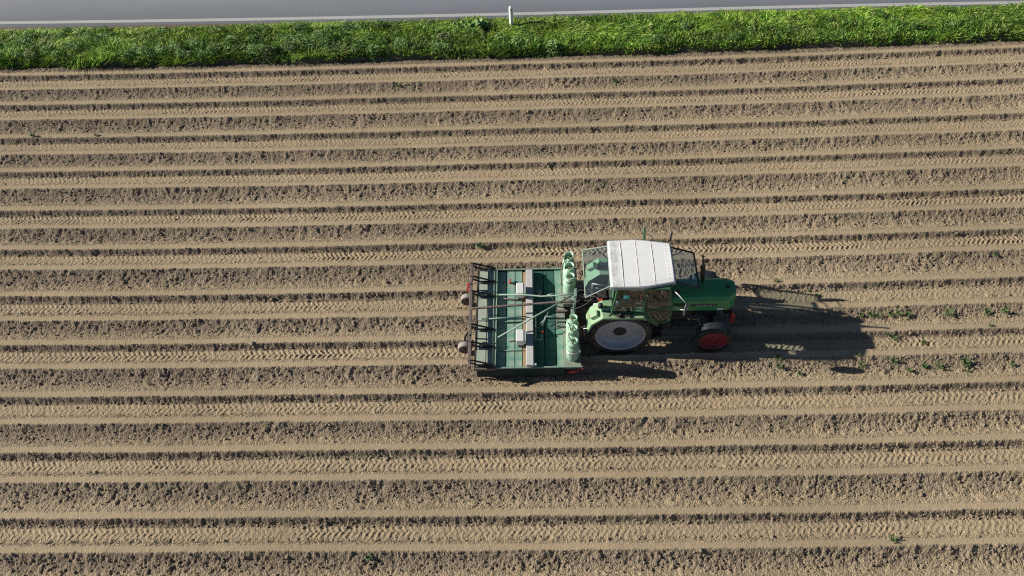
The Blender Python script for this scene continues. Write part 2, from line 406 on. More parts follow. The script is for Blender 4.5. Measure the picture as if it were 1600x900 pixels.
props(field, 'ploughed brown field with flat pressed beds and tyre tracks between them', 'field', kind='structure')

# loose clods lying in the gaps
def ico():
    bm = bmesh.new(); bmesh.ops.create_icosphere(bm, subdivisions=1, radius=1)
    v = np.array([x.co[:] for x in bm.verts]); f = np.array([[x.index for x in q.verts] for q in bm.faces]); bm.free(); return v, f
IV, IF = ico()
def clods(n):
    y = 5.4 + (22.6-5.4)*rng.random(n)**1.05
    x = np.interp(y, [5.2, 22.97], [-11.6, -17.8]) + rng.random(n)*np.interp(y, [5.2, 22.97], [21.6, 34.0])
    y = y + bend(x); yy = y-bend(x)
    i = np.clip(np.searchsorted(-SA, -yy, side='right')-1, 0, len(SA)-2)
    a = SA[i]-yy; g = SA[i]-SA[i+1]; e = np.minimum(a, g-a)
    tread = i % 2 == 0
    p = np.where(tread, np.where(np.abs(a-g/2) > .155, .9, .05), np.where(a < g*.62, 1.0, .45))*(e > .115)*(.25+.75*vnoise(x*1.1, y*2, 81))
    p += (e <= .115)*.015
    p = np.where(tread & (a > .10) & (a < g/2-.12), 1.0, p)
    k = rng.random(n) < p; x, y, e, a, g = x[k], y[k], e[k], a[k], g[k]; n = len(x)
    z, d, _ = ground(x, y)
    r = .009 + .020*rng.random(n)**2.0 + .026*(rng.random(n) < .04)*rng.random(n)
    r = np.where(e <= .115, .010, r)
    th = rng.random(n)*6.283; c, s_ = np.cos(th), np.sin(th)
    st = .7+.7*rng.random((n, 3)); jit = 1+.5*(rng.random((n, len(IV), 1))-.5)
    v = IV[None]*jit*(r[:, None]*st)[:, None, :]
    v = np.stack([v[..., 0]*c[:, None]-v[..., 1]*s_[:, None], v[..., 0]*s_[:, None]+v[..., 1]*c[:, None], v[..., 2]*.85], -1)
    v += np.stack([x, y, z+r*.02], 1)[:, None, :]
    f = (IF[None] + (np.arange(n)*len(IV))[:, None, None]).reshape(-1, 3)
    dd = np.repeat(np.clip(.15+.5*rng.random(n)+.008*x, 0, 1), len(IV))  # paler to the right, same painted shading as the field
    return np_mesh('soil_clods', v.reshape(-1, 3), f, CLOD, {'dry_lit': ('FLOAT', dd)})
cl = clods(88000)
props(cl, 'loose crumbly brown soil clods lying in the gaps between the beds', 'soil', kind='stuff')

# ------------------------------------------------------------------ verge, road, ground beyond
def verge_z(x, yy):
    q = np.clip((yy-22.92)/2.0, 0, 1)
    w = .14*(vnoise(x*.9, x*0, 121)-.4)+.07*(vnoise(x*3.7, x*0, 122)-.5); top = .07+.05*vnoise(x*1.4, x*0, 123)
    return -.12+(.12+top)*sstep(22.78+w, 22.97+w, yy)-(top-.015)*q
def ribbon(name, y0, y1, z0, z1, mat, ny=2, x0=-120, x1=120, slope=-.011, skirt=0.0, bumpy=0.0, hump=0.0, prof=None):
    xs = np.concatenate([np.linspace(x0, -22, 30, endpoint=False), np.linspace(-22, 22, 160), np.linspace(22, x1, 31)[1:]])
    t = np.linspace(0, 1, ny); V = []
    for q in t:
        yy = y0+(y1-y0)*q; zz = z0+(z1-z0)*q+hump*math.sin(math.pi*q)
        pz = prof(xs, np.full_like(xs, yy)) if prof else 0
        zb = bumpy*(vnoise(xs*2.3, np.full_like(xs, yy*2.3), 91)-.5) if bumpy else 0
        V.append(np.stack([xs, yy+bend(xs)+slope*np.clip(xs, -24, 24)-(.0019*np.clip(xs-6, 0, 13)**2 if slope else 0), np.full_like(xs, 0 if prof else zz)+zb+pz], 1))
    if skirt:
        a = V[0].copy(); a[:, 2] -= skirt; b = V[-1].copy(); b[:, 2] -= skirt; V = [a]+V+[b]
    V = np.array(V); m, k = V.shape[:2]; ii = np.arange(m*k).reshape(m, k)
    f = np.stack([ii[:-1, :-1], ii[:-1, 1:], ii[1:, 1:], ii[1:, :-1]], -1).reshape(-1, 4)
    return np_mesh(name, V.reshape(-1, 3), f, mat, smooth=True)
def sheet(name, x0, x1, y0, y1, z, mat):
    return np_mesh(name, np.array([(x0, y0, z), (x1, y0, z), (x1, y1, z), (x0, y1, z)], float), np.array([[0, 1, 2, 3]]), mat)
props(sheet('ground', -2500, 2500, -2500, 2500, -.55, FARG), 'flat farmland reaching to the horizon', 'ground', kind='structure')
props(ribbon('verge', 22.72, 25.0, 0, 0, VERGE, 40, slope=0.0, skirt=.5, bumpy=.03, prof=verge_z), 'dark earth of the verge under the grass', 'verge', kind='structure')
road = props(ribbon('road', 24.86, 31.0, .03, .03, ASPH, 4, skirt=.5, hump=.04), 'grey asphalt road running along the top of the picture', 'road', kind='structure')
ln = props(ribbon('edge_line', 24.975, 25.14, .0375, .0375, LINE, 2), 'white painted line along the near edge of the road', 'road marking', kind='structure')
ln2 = props(ribbon('edge_line', 30.70, 30.825, .0385, .0385, LINE, 2), 'white painted line along the far edge of the road', 'road marking', kind='structure')
props(ribbon('far_verge', 30.96, 60.0, .0, -.05, MAT['far_ground'], 3, skirt=.5), 'ground on the far side of the road', 'verge', kind='structure')

def grass(n):
    x = -21+41*rng.random(n); yy = 22.84+2.05*rng.random(n)**.95
    hole = np.exp(-(((x+1.55)/.34)**2+((yy-24.08)/.15)**2)**2)
    clump = vnoise(x*1.7, yy*2.2, 101); cl2 = vnoise(x*5.5, yy*5.5, 102); far = (yy-22.84)/2.05
    edge = 22.86+.14*(vnoise(x*.9, x*0, 121)-.4)+.07*(vnoise(x*3.7, x*0, 122)-.5)-.10*(vnoise(x*1.3, x*0, 103)-.3)+.12*(vnoise(x*5, x*0, 104)-.5)
    keep = (rng.random(n) < (.40+.9*cl2)) & (rng.random(n) > hole) & (yy > edge)
    keep &= yy < 24.84-.011*np.clip(x, 0, 19)-.0019*np.clip(x-6, 0, 13)**2          # mown back along the road
    keep &= ~((yy > 24.78) & (rng.random(n) < .55))
    x, yy, clump, cl2, far = x[keep], yy[keep], clump[keep], cl2[keep], far[keep]; n = len(x)
    h = (.09+.22*clump*rng.random(n)+.16*cl2*rng.random(n))*(1-.45*sstep(.75, 1, far))
    h *= 1+.7*(1-far)*sstep(2, -14, x)*vnoise(x*.8, yy, 105)
    tall = rng.random(n) < .009; h = np.where(tall, h+.22, h)
    w = .006+.010*rng.random(n); w = np.where(tall, .004, w)
    th = rng.random(n)*6.283
    wind = vnoise(x*.9, yy*1.3, 106)*6.283
    lx = (.35+.55*rng.random(n))*np.cos(th)+.45*np.cos(wind); ly = (.35+.55*rng.random(n))*np.sin(th)+.35*np.sin(wind)-.12-.35*(1-sstep(0, .16, far))
    lx = np.where(tall, lx*.3, lx); ly = np.where(tall, ly*.3, ly)
    px, py = -np.sin(th), np.cos(th)
    y = yy+bend(x); z = verge_z(x, yy)-.01
    def ring(t, wk, droop):
        cx, cy, cz = x+lx*h*t*t, y+ly*h*t*t, z+h*(t-droop*t*t)
        return np.stack([cx-px*w*wk, cy-py*w*wk, cz], 1), np.stack([cx+px*w*wk, cy+py*w*wk, cz], 1)
    a, b = ring(0, .8, 0); c, d = ring(.55, 1.0, .10); e, _ = ring(1.0, 0, .28)
    V = np.stack([a, b, c, d, e], 1).reshape(-1, 3)
    o = (np.arange(n)*5)[:, None, None]
    f = (np.array([[0, 1, 3], [0, 3, 2], [2, 3, 4]])[None]+o).reshape(-1, 3)
    t1 = vnoise(x*.45, yy*.9, 107); t2 = rng.random(n); t3 = vnoise(x*2.6, yy*3.1, 108)
    A = np.array([.135, .215, .020]); B = np.array([.066, .140, .020]); C = np.array([.28, .31, .09]); D = np.array([.25, .22, .10])
    lo = np.clip(.15+1.0*t3-.40*(1-far)+.35*(t2-.5), 0, 1)[:, None]
    cc = B*(1-lo)+A*lo
    q = ((t2 > .80)*.7)[:, None]; cc = cc*(1-q)+C*q
    q = (rng.random(n) < .035)[:, None]*.8; cc = cc*(1-q)+D*q
    q = tall[:, None]*.8; cc = cc*(1-q)+D*q
    cc *= 2.12*(.65+.7*rng.random(n))[:, None]*(.7+.6*t1)[:, None]*(.72+.56*vnoise(x*1.3, yy*3.5, 109))[:, None]
    col4 = np.repeat(np.concatenate([cc, np.ones((n, 1))], 1), 5, 0)
    return np_mesh('grass', V, f, BLADE, {'tint': ('FLOAT_COLOR', col4)})
props(grass(165000), 'thick green grass on the verge between the road and the field', 'grass', kind='stuff')
def herbs(n):
    """leafy weeds mixed into the grass: clumps of small leaves"""
    cx = -20+39*rng.random(n); cy = 22.95+1.7*rng.random(n)**1.7
    pr = .10+.85*sstep(4, -10, cx); k = (rng.random(n) < pr) & (np.hypot(cx+1.55, (cy-24.05)*1.6) > .55); cx, cy = cx[k], cy[k]; n = len(cx)
    R = .12+.20*rng.random(n)*(.6+.4*sstep(2, -10, cx)); H = .16+.34*rng.random(n)*(.45+.55*sstep(2, -12, cx))*(1-.5*sstep(23.6, 24.6, cy))
    tone = rng.random(n); per = 130
    ci = np.repeat(np.arange(n), per); m = len(ci)
    ph = rng.random(m)*6.283; rr = np.sqrt(rng.random(m)); hh = rng.random(m)**.6
    x = cx[ci]+R[ci]*rr*np.cos(ph)*(1.1-.5*hh); yb = cy[ci]+R[ci]*rr*np.sin(ph)*(1.1-.5*hh); z = verge_z(x, yb)+.03+H[ci]*hh*(1-.35*rr)
    y = yb+bend(x)
    L = .022+.032*rng.random(m); wv = L*(.28+.25*tone[ci])
    az = ph+(rng.random(m)-.5)*2.4; el = .75*(rng.random(m)-.35)
    d = np.stack([np.cos(az)*np.cos(el), np.sin(az)*np.cos(el), np.sin(el)], 1)
    sd = np.stack([-np.sin(az), np.cos(az), .5*(rng.random(m)-.5)], 1)
    p = np.stack([x, y, z], 1)
    V = np.stack([p, p+d*L[:, None]-sd*wv[:, None]+[0, 0, .006], p+d*(2*L)[:, None]-np.array([0, 0, 1])*(L*.4)[:, None], p+d*L[:, None]+sd*wv[:, None]+[0, 0, .006]], 1).reshape(-1, 3)
    f = (np.array([[0, 1, 2], [0, 2, 3]])[None]+(np.arange(m)*4)[:, None, None]).reshape(-1, 3)
    A = np.array([.062, .130, .028]); B = np.array([.175, .250, .095]); C = np.array([.19, .19, .10])
    t = tone[ci][:, None]; cc = A*(1-t)+B*t
    br = (hsh(ci.astype(float), ci*0.0, 5) > .93)[:, None]*.7; cc = cc*(1-br)+C*br
    cc *= 1.9*(.6+.8*rng.random(m))[:, None]
    return np_mesh('verge_weeds', V, f, BLADE, {'tint': ('FLOAT_COLOR', np.repeat(np.concatenate([cc, np.ones((m, 1))], 1), 4, 0))})
props(herbs(300), 'leafy green weeds mixed into the verge grass', 'weeds', kind='stuff')

# bare earth patch in the verge
bx = MB(); c0 = Vector((-1.55, 24.05+.0014, 0))
rings = []
for rr in (0.02, .5, 1.0):
    rings.append([c0+Vector((math.cos(a)*.30*rr*(1+.15*math.sin(3*a)), math.sin(a)*.16*rr*(1+.12*math.cos(2*a)), .035-.03*rr+.014*math.sin(5*a+rr*4))) for a in [k*2*math.pi/24 for k in range(24)]])
for r in rings:
    for p in r: p.z += float(verge_z(np.array([p.x]), np.array([p.y]))[0])+.012
bx.loft([[p-Vector((0, 0, .06)) for p in rings[2]], rings[2], rings[1], rings[0]], True)
props(bx.build('bare_earth_patch', BARE), 'small bare patch of reddish earth in the verge grass', 'bare earth', kind='structure')

# ------------------------------------------------------------------ tractor
YC = 12.34                                           # centre line of tractor and implement
tr = props(empty('tractor', (1.80, YC, WF)), 'green tractor with white cab roof and red front wheels driving along the beds', 'tractor')

def tyre(mb, c, R, rin, w, nl, lugh, lugw, side):
    h = w/2
    mb.lathe(c, [(rin, -h*.78), (rin+.03, -h*.95), (R*.86, -h), (R-.05, -h*.92), (R-lugh, -h*.55), (R-lugh*.8, 0), (R-lugh, h*.55), (R-.05, h*.92), (R*.86, h), (rin+.03, h*.95), (rin, h*.78)], 'Y', 48, closed=True)
    if not nl:
        for yy_ in (-.62, -.2, .2, .62):
            mb.lathe(Vector(c)+Vector((0, yy_*h, 0)), [(R-.03, -.016), (R-.004, -.012), (R-.004, .012), (R-.03, .016)], 'Y', 48, closed=True)
    for k in range(nl):
        for sd in (-1, 1):
            a = 2*math.pi*(k+(.5 if sd > 0 else 0))/nl
            rad = Vector((math.cos(a), 0, math.sin(a))); tan = Vector((-math.sin(a), 0, math.cos(a))); ax = Vector((0, 1, 0))
            d = (ax*sd + tan*.75).normalized(); n_ = rad.cross(d).normalized()
            mb.box(Vector(c)+rad*(R-lugh*.55)+ax*sd*h*.46+tan*.04, (lugw, w*.62, lugh*1.1), Matrix((n_, d, rad)).transposed())
def wheel(name, c, R, rin, w, out, rimmat, nl, dish, label):
    c = Vector(c); o = out*w/2
    mb = MB()
    f = [(rin*1.02, o*.86), (rin*1.0, o*.96), (rin*.955, o*.94), (rin*.93, o*.55), (rin*.90, o*(dish+.35)), (rin*.84, o*(dish+.12)), (rin*.60, o*dish), (rin*.36, o*(dish+.30)), (rin*.30, o*(dish+.32)), (rin*.05, o*(dish+.32)),
         (rin*.05, o*-.9), (rin*.86, -o*.92), (rin*.98, -o*.9), (rin*1.02, -o*.8)]
    mb.lathe(c, f, 'Y', 48, closed=True)
    wh = mb.build(name, rimmat, tr); wh['label'] = label
    mb = MB(); tyre(mb, c, R, rin*1.0, w, nl, .035 if R > .5 else .02, .035 if R > .5 else .025, out); mb.build('tyre', RUBBER, wh)
    mb = MB(); mb.lathe(c, [(rin*.275, o*(dish+.30)), (rin*.265, o*(dish+.42)), (rin*.20, o*(dish+.48)), (rin*.02, o*(dish+.48))], 'Y', 20); hb = mb.build('hub', BLACK if R > .5 else rimmat, wh)
    return wh
for sd, nm in ((-1, 'near'), (1, 'far')):
    wheel('rear_wheel', (1.80, YC+sd*.74, .620), .77, .570, .28, sd, RIMG, 20, -.35, 'tall rear wheel with dished grey rim, %s side' % nm)
    wheel('front_wheel', (3.985, YC+sd*.755, .300), .435, .312, .215, sd, RIMR, 0, -.1, 'small front wheel with red rim, %s side' % nm)

for sd in (-1, 1):
    mb = MB(); ra, rb = [], []
    for k in range(9):
        a = math.radians(62+11*k); y_a, y_b = YC+sd*.64, YC+sd*.875
        ra.append(((3.985+.485*math.cos(a), .30+.485*math.sin(a))))
    mb.loft([[Vector((x, y_a, z)), Vector((x, y_b, z)), Vector((x*.999+.004, y_b, z-.012)), Vector((x*.999+.004, y_a, z-.012))] for x, z in ra])
    mb.tube([(3.985, y_a, .48), (3.985, y_a, .77)], .014, 6)
    mb.build('front_mudguard', plain('mudguard_dark', (.03, .033, .038), .35, dirt=(.20, .18, .15), amt=.3), tr)
# chassis
mb = MB(); mb.box((2.15, YC, .66), (1.5, .42, .46)); mb.box((3.3, YC, .66), (1.5, .36, .40)); mb.box((2.1, YC, .95), (1.1, .62, .22)); mb.build('gearbox', BLACK, tr, .02)
mb = MB(); mb.tube([(1.80, YC-.66, .605), (1.80, YC-.30, .605), (1.80, YC-.22, .62), (1.80, YC+.22, .62), (1.80, YC+.30, .605), (1.80, YC+.66, .605)], [.085, .1, .19, .19, .1, .085], 16); mb.build('rear_axle', BLACK, tr)
mb = MB(); mb.bar((3.985, YC-.64, .32), (3.985, YC+.64, .32), .12, .13); mb.tube([(3.985, YC-.66, .2), (3.985, YC-.66, .48)], .05); mb.tube([(3.985, YC+.66, .2), (3.985, YC+.66, .48)], .05); mb.box((3.98, YC, .42), (.3, .26, .22)); mb.build('front_axle', BLACK, tr, .01)
mb = MB(); mb.tube([(3.72, YC-.60, .34), (3.70, YC, .36), (3.72, YC+.60, .34)], .02, 8); mb.tube([(3.985, YC-.62, .36), (3.72, YC-.60, .34)], .02, 8); mb.tube([(3.985, YC+.62, .36), (3.72, YC+.60, .34)], .02, 8); mb.build('tie_rod', STEEL, tr)
mb = MB(); mb.box((3.45, YC, .90), (1.55, .50, .30)); mb.box((3.25, YC-.30, .72), (.5, .12, .22)); mb.tube([(3.0, YC-.33, .62), (3.55, YC-.33, .62)], .07, 12); mb.box((3.75, YC+.28, .78), (.35, .1, .2)); mb.build('engine', BLACK, tr, .015)
mb = MB(); mb.box((2.75, YC-.42, .50), (.52, .26, .30)); mb.build('fuel_tank', BLACK, tr, .04)
for z in (.36, .62):
    mb = MB(); mb.box((2.62, YC-.66, z), (.34, .16, .03)); mb.bar((2.47, YC-.62, z), (2.47, YC-.5, z+.2), .02); mb.bar((2.77, YC-.62, z), (2.77, YC-.5, z+.2), .02); mb.build('step', BLACK, tr)

# bonnet: faceted hood with a chamfered nose
def hoodring(x, k=1.0, zt=1.30, drop=0.0):
    p = [(.385*k, .885), (.375*k, .98), (.335*k, 1.17), (.275*k, 1.255), (.20*k, zt-.006), (0, zt+.006)]
    p = p + [(-a, z) for a, z in p[-2::-1]]
    return [Vector((x, YC+a, z-drop*(z-.88))) for a, z in p]
mb = MB(); mb.loft([hoodring(2.90), hoodring(3.55), hoodring(4.20), hoodring(4.30, .97), hoodring(4.445, .66, drop=.01)])
hood = mb.build('bonnet', GREEN, tr, .006)
hood['label'] = 'dark green bonnet with chamfered nose'
mb = MB(); mb.box((4.28, YC-.02, 1.306), (.085, .085, .012)); mb.box((4.28, YC-.02, 1.313), (.06, .06, .008)); mb.build('air_vent', BLACK, hood, .004)
mb = MB(); mb.lathe((3.10, YC-.16, 1.295), [(.075, -.02), (.075, .012), (.05, .02), (.01, .02)], 'Z', 18); mb.build('filler_cap', BLACK, hood)
mb = MB()
for k in range(7): mb.box((3.02+.05*k, YC-.365, 1.075), (.03, .02, .10), Matrix.Rotation(.2, 3, 'X'))
mb.build('side_grille', BLACK, hood)
mb = MB()
for zz in (.93, 1.0, 1.07, 1.14): mb.box((4.447, YC, zz), (.03, .34, .03))
mb.box((4.43, YC, 1.03), (.03, .40, .30)); mb.build('front_grille', BLACK, hood)
for sd in (-1, 1):
    mb = MB(); mb.lathe((4.455, YC+sd*.11, 1.20), [(.065, -.04), (.065, .0), (.05, .012), (.005, .016)], 'X', 18); mb.build('headlight', WHITE, hood)
# dark stripe and lettering on the near side of the bonnet
def onside(x, z, off):                               # point on the near flank of the bonnet
    t = (z-.98)/(1.17-.98); hw = .375+(.335-.375)*t
    return Vector((x, YC-hw-off, z))
nside = Vector((0, -(1.17-.98), -(.04))).normalized(); nside = Vector((0, -.98, .21)).normalized()
mb = MB(); mb.slab([onside(3.42, 1.030, .003), onside(4.02, 1.030, .003), onside(4.02, 1.085, .003), onside(3.42, 1.085, .003)], nside*.003); mb.build('side_stripe', BLACK, hood)
def text_on(txt, name, x0, z0, size, mat, parent):
    cu = bpy.data.curves.new(name, 'FONT'); cu.body = txt; cu.size = size; cu.extrude = .0015; cu.space_character = 1.25
    t = bpy.data.objects.new(name+'_curve', cu); col.objects.link(t); bpy.context.view_layer.update()
    me = bpy.data.meshes.new_from_object(t.evaluated_get(bpy.context.evaluated_depsgraph_get())); bpy.data.objects.remove(t)
    me.materials.clear(); me.materials.append(mat); me.name = name
    o = bpy.data.objects.new(name, me); col.objects.link(o); o.parent = parent
    zax = nside; xax = Vector((1, 0, 0)); yax = zax.cross(xax)
    p = onside(x0, z0, .0085)-wloc(parent)
    o.matrix_local = Matrix.Translation(p) @ Matrix((xax, yax, zax)).transposed().to_4x4()
    return o
text_on('FARMER', 'lettering', 3.545, 1.038, .056, WHITE, hood)
text_on('309', 'lettering', 3.80, 1.038, .056, WHITE, hood)
text_on('LS', 'lettering', 3.925, 1.038, .056, WHITE, hood)
mb = MB(); mb.slab([onside(4.02, .925, .003)+Vector((0, -.01, 0)), onside(4.17, .925, .003)+Vector((0, -.01, 0)), onside(4.17, .965, .003), onside(4.02, .965, .003)], (0, -.004, 0)); mb.build('badge', WHITE, hood)

# front weight carrier
mb = MB(); mb.box((4.36, YC, .60), (.16, .40, .22)); mb.build('front_frame', BLACK, tr, .01)
mb = MB(); mb.slab([(4.40, YC-.36, .34), (4.50, YC-.36, .36), (4.52, YC-.36, .58), (4.44, YC-.36, .72), (4.40, YC-.36, .70)], (0, .05, 0)); mb.slab([(4.40, YC+.31, .34), (4.50, YC+.31, .36), (4.52, YC+.31, .58), (4.44, YC+.31, .72), (4.40, YC+.31, .70)], (0, .05, 0)); mb.bar((4.46, YC-.34, .46), (4.46, YC+.34, .46), .05, .1); mb.build('front_hitch', RED, tr, .008)
# exhaust
mb = MB(); mb.tube([(3.72, 12.50, 1.27), (3.715, 12.50, 1.36), (3.71, 12.50, 1.40), (3.665, 12.51, 1.83), (3.655, 12.51, 1.90), (3.635, 12.515, 2.02), (3.62, 12.52, 2.17)], [.03, .032, .052, .055, .034, .022, .022], 14)
ex = mb.build('exhaust_stack', BLACK, tr)
mb = MB(); mb.tube([(3.64, 12.50, 2.165), (3.60, 12.515, 2.185), (3.555, 12.53, 2.175)], [.012, .03, .008], 8); mb.tube([(3.625, 12.52, 2.175), (3.67, 12.50, 2.16)], .008, 6); mb.build('rain_flap', BLACK, ex)
mb = MB(); mb.tube([(3.45, 12.56, 1.2), (3.45, 12.56, 1.42)], [.03, .03], 10); mb.build('breather_pipe', BLACK, tr)

# fenders
for sd in (-1, 1):
    def fy(v): return YC+sd*v
    prof = [(2.36, 1.24), (2.28, 1.325), (1.37, 1.335), (1.12, 1.10), (1.03, .80)]
    mb = MB(); yi, yo = .38, .885
    outer = [Vector((x, fy(yo), z)) for x, z in prof]; inner = [Vector((x, fy(yi), z)) for x, z in prof]
    for k in range(4):
        mb.slab([outer[k], outer[k+1], inner[k+1], inner[k]], (0, 0, -.016))
    rim = [(2.36, 1.24), (2.28, 1.325), (1.37, 1.335), (1.12, 1.10), (1.03, .80), (1.05, .78), (1.16, 1.06), (1.39, 1.285), (2.26, 1.275), (2.33, 1.21)]
    mb.slab([Vector((x, fy(yo)+sd*.002, z-.003)) for x, z in rim], (0, -sd*.014, 0))
    fd = mb.build('fender', MINT, tr); fd['label'] = 'pale green sunlit rear fender, %s side' % ('near' if sd < 0 else 'far')
    # inner wheel arch wall
    mb = MB(); mb.slab([Vector((x, fy(yi), z)) for x, z in [(2.36, .75), (2.36, 1.22), (2.28, 1.30), (1.37, 1.31), (1.14, 1.08), (1.08, .75)]], (0, sd*.014, 0)); mb.build('arch_wall', DKGREEN, fd)
    # front apron running down to the step
    mb = MB(); mb.slab([(2.34, fy(.80), 1.25), (2.66, fy(.76), .97), (2.66, fy(.76), .80), (2.40, fy(.80), 1.02)], (0, -sd*.02, 0)); mb.build('apron', DKGREEN, fd)
    # tail lamp housing
    mb = MB(); mb.loft([[(1.16, fy(.62), 1.15), (1.16, fy(.80), 1.15), (1.30, fy(.80), 1.28), (1.30, fy(.62), 1.28)], [(1.08, fy(.64), 1.21), (1.08, fy(.78), 1.21), (1.24, fy(.78), 1.335), (1.24, fy(.64), 1.335)]]); lh = mb.build('lamp_housing', MINT, fd, .008)
    mb = MB(); mb.slab([(1.078, fy(.67), 1.17), (1.078, fy(.75), 1.17), (1.09, fy(.75), 1.205), (1.09, fy(.67), 1.205)], (-.012, 0, .003)); mb.build('tail_light', RED, lh)
    mb = MB(); mb.lathe((1.33, fy(.57), 1.345), [(.05, -.01), (.06, .04), (.052, .10), (.01, .115)], 'Z', 14); mb.build('work_lamp', BLACK, fd)
    mb = MB(); mb.box((1.46, fy(.66), 1.36), (.22, .10, .06)); mb.tube([(1.40, fy(.70), 1.34), (1.40, fy(.72), 1.43)], .015, 8); mb.build('bracket', DARKTEAL, fd, .008)

p = W(943, 430, 1.12)
mb = MB(); mb.box(p, (.20, .22, .03), Matrix.Rotation(-.35, 3, 'Y')); mb.build('red_panel', RED, tr, .008)
# cab
mb = MB(); mb.slab([(1.56, YC-.55, 1.00), (2.88, YC-.55, 1.00), (2.88, YC+.55, 1.00), (1.56, YC+.55, 1.00)], (0, 0, .03)); mb.slab([(1.56, YC-.55, 1.02), (1.56, YC+.55, 1.02), (1.60, YC+.55, 1.42), (1.60, YC-.55, 1.42)], (.03, 0, 0))
floor_ = mb.build('cab_floor', BLACK, tr)
def wy(z, sd): return YC+sd*(.745-.08*(z-1.35)/.75)   # side walls lean in towards the roof
def P_(x, z, sd, off=0.0): return Vector((x, wy(z, sd)+sd*off, z))
ZR = 2.09
for sd in (-1, 1):
    mb = MB(); w = .05
    def post(a, b, ww=w): mb.bar(P_(*a, sd), P_(*b, sd), .04, ww, up=(0, 1, 0))
    post((1.575, 1.36), (1.675, ZR), .075)
    mb.build('rear_pillar', DKGREEN, tr, .006)
    mb = MB(); post((2.295, 1.33), (2.305, ZR), .06); mb.build('door_pillar', DKGREEN, tr, .006)
    mb = MB(); post((2.905, 1.50), (2.81, ZR), .05); post((2.885, 1.05), (2.905, 1.51), .045); mb.build('front_pillar', DKGREEN, tr, .006)
    mb = MB(); post((1.56, 1.365), (2.31, 1.335), .05); mb.build('sill', DKGREEN, tr, .006)
    mb = MB(); post((2.31, 1.345), (2.90, 1.53), .035); post((2.31, 1.32), (2.645, 1.0), .045); post((2.635, 1.01), (2.89, 1.055), .04); mb.build('door_frame', DKGREEN, tr, .005)
    mb = MB(); post((1.67, ZR), (2.82, ZR), .05); mb.build('roof_rail', DKGREEN, tr, .005)
    mb = MB(); mb.slab([P_(1.60, 1.385, sd), P_(2.27, 1.355, sd), P_(2.28, 2.07, sd), P_(1.70, 2.07, sd)], (0, sd*.006, 0)); mb.build('side_window', GLASST, tr)
    if sd < 0:
        mb = MB(); mb.slab([P_(2.335, 1.37, sd), P_(2.88, 1.54, sd), P_(2.79, 2.07, sd), P_(2.335, 2.07, sd)], (0, sd*.006, 0)); mb.build('door_window', GLASST, tr)
    mb = MB(); mb.slab([P_(2.345, 1.325, sd), P_(2.645, 1.035, sd), P_(2.865, 1.08, sd), P_(2.88, 1.50, sd)], (0, sd*.006, 0)); mb.build('lower_window', GLASST, tr)
for x_, h_, z_ in ((2.85, .62, 2.09), (1.62, .64, 2.09), (1.60, .62, 1.40), (2.92, .60, 1.46)):
    mb = MB(); mb.bar((x_, YC-h_, z_), (x_, YC+h_, z_), .05); mb.build('cab_crossbar', DKGREEN, tr)
# roof
def roofpt(x):
    return np.interp(x, [1.50, 1.58, 2.22, 2.94], [.66, .675, .685, .545])
xs = [1.525, 1.56, 1.70, 1.92, 2.14, 2.36, 2.58, 2.76, 2.90, 2.925]
def roofring(x, top):
    hw = float(roofpt(x)); n = 12; r = []
    for k in range(n+1):
        t = -1+2*k/n; zc = 2.203+.022*(1-abs(t)**3)
        sag = .004*math.cos((x-1.56)/.22*2*math.pi)*(1-t*t)
        r.append(Vector((x, YC+hw*t*(.985 if top else 1), zc+sag-(.012 if abs(t) == 1 else 0))))
    return r
mb = MB(); rr = []
for x in xs:
    top = roofring(x, True); hw = float(roofpt(x)); e = .012 if x in (xs[0], xs[-1]) else 0
    if e:
        for p in top: p.z -= e
    rr.append([Vector((x, YC-hw, 2.10))]+top+[Vector((x, YC+hw, 2.10))])
mb.loft(rr, True)
roof = mb.build('roof', ROOF, tr); roof['label'] = 'white fabric roof with cross seams and a grimy rear panel'
for f in roof.data.polygons: f.use_smooth = False
for x in (1.80, 2.14, 2.49):
    mb = MB(); ring = roofring(x, True)
    mb.tube([p+Vector((.03*(abs(i-6)/6)**2*0, 0, .002)) for i, p in enumerate(ring)], .0045, 6); mb.build('roof_seam', SEAM, roof)
ring = roofring(2.80, True)
for i in range(1, 12):
    mb = MB(); mb.lathe(ring[i], [(.012, 0), (.010, .006), (.002, .008)], 'Z', 8); mb.build('roof_stud', SEAM, roof)
FASC = plain('fascia_grey', (.40, .43, .48), .6, dirt=(.38, .36, .33), amt=.4)
mb = MB()
pts = [(1.515, .672), (1.58, .685), (2.22, .695), (2.935, .555)]
for sd in (-1, 1):
    for (xa, ha), (xb, hb) in zip(pts, pts[1:]):
        mb.slab([(xa, YC+sd*ha, 2.08), (xb, YC+sd*hb, 2.08), (xb, YC+sd*hb, 2.185), (xa, YC+sd*ha, 2.185)], (0, -sd*.008, 0))
mb.slab([(2.935, YC-.555, 2.08), (2.935, YC+.555, 2.08), (2.935, YC+.555, 2.175), (2.935, YC-.555, 2.175)], (-.008, 0, 0))
mb.slab([(1.515, YC-.672, 2.08), (1.515, YC+.672, 2.08), (1.515, YC+.672, 2.175), (1.515, YC-.672, 2.175)], (.008, 0, 0))
mb.build('roof_fascia', FASC, roof)
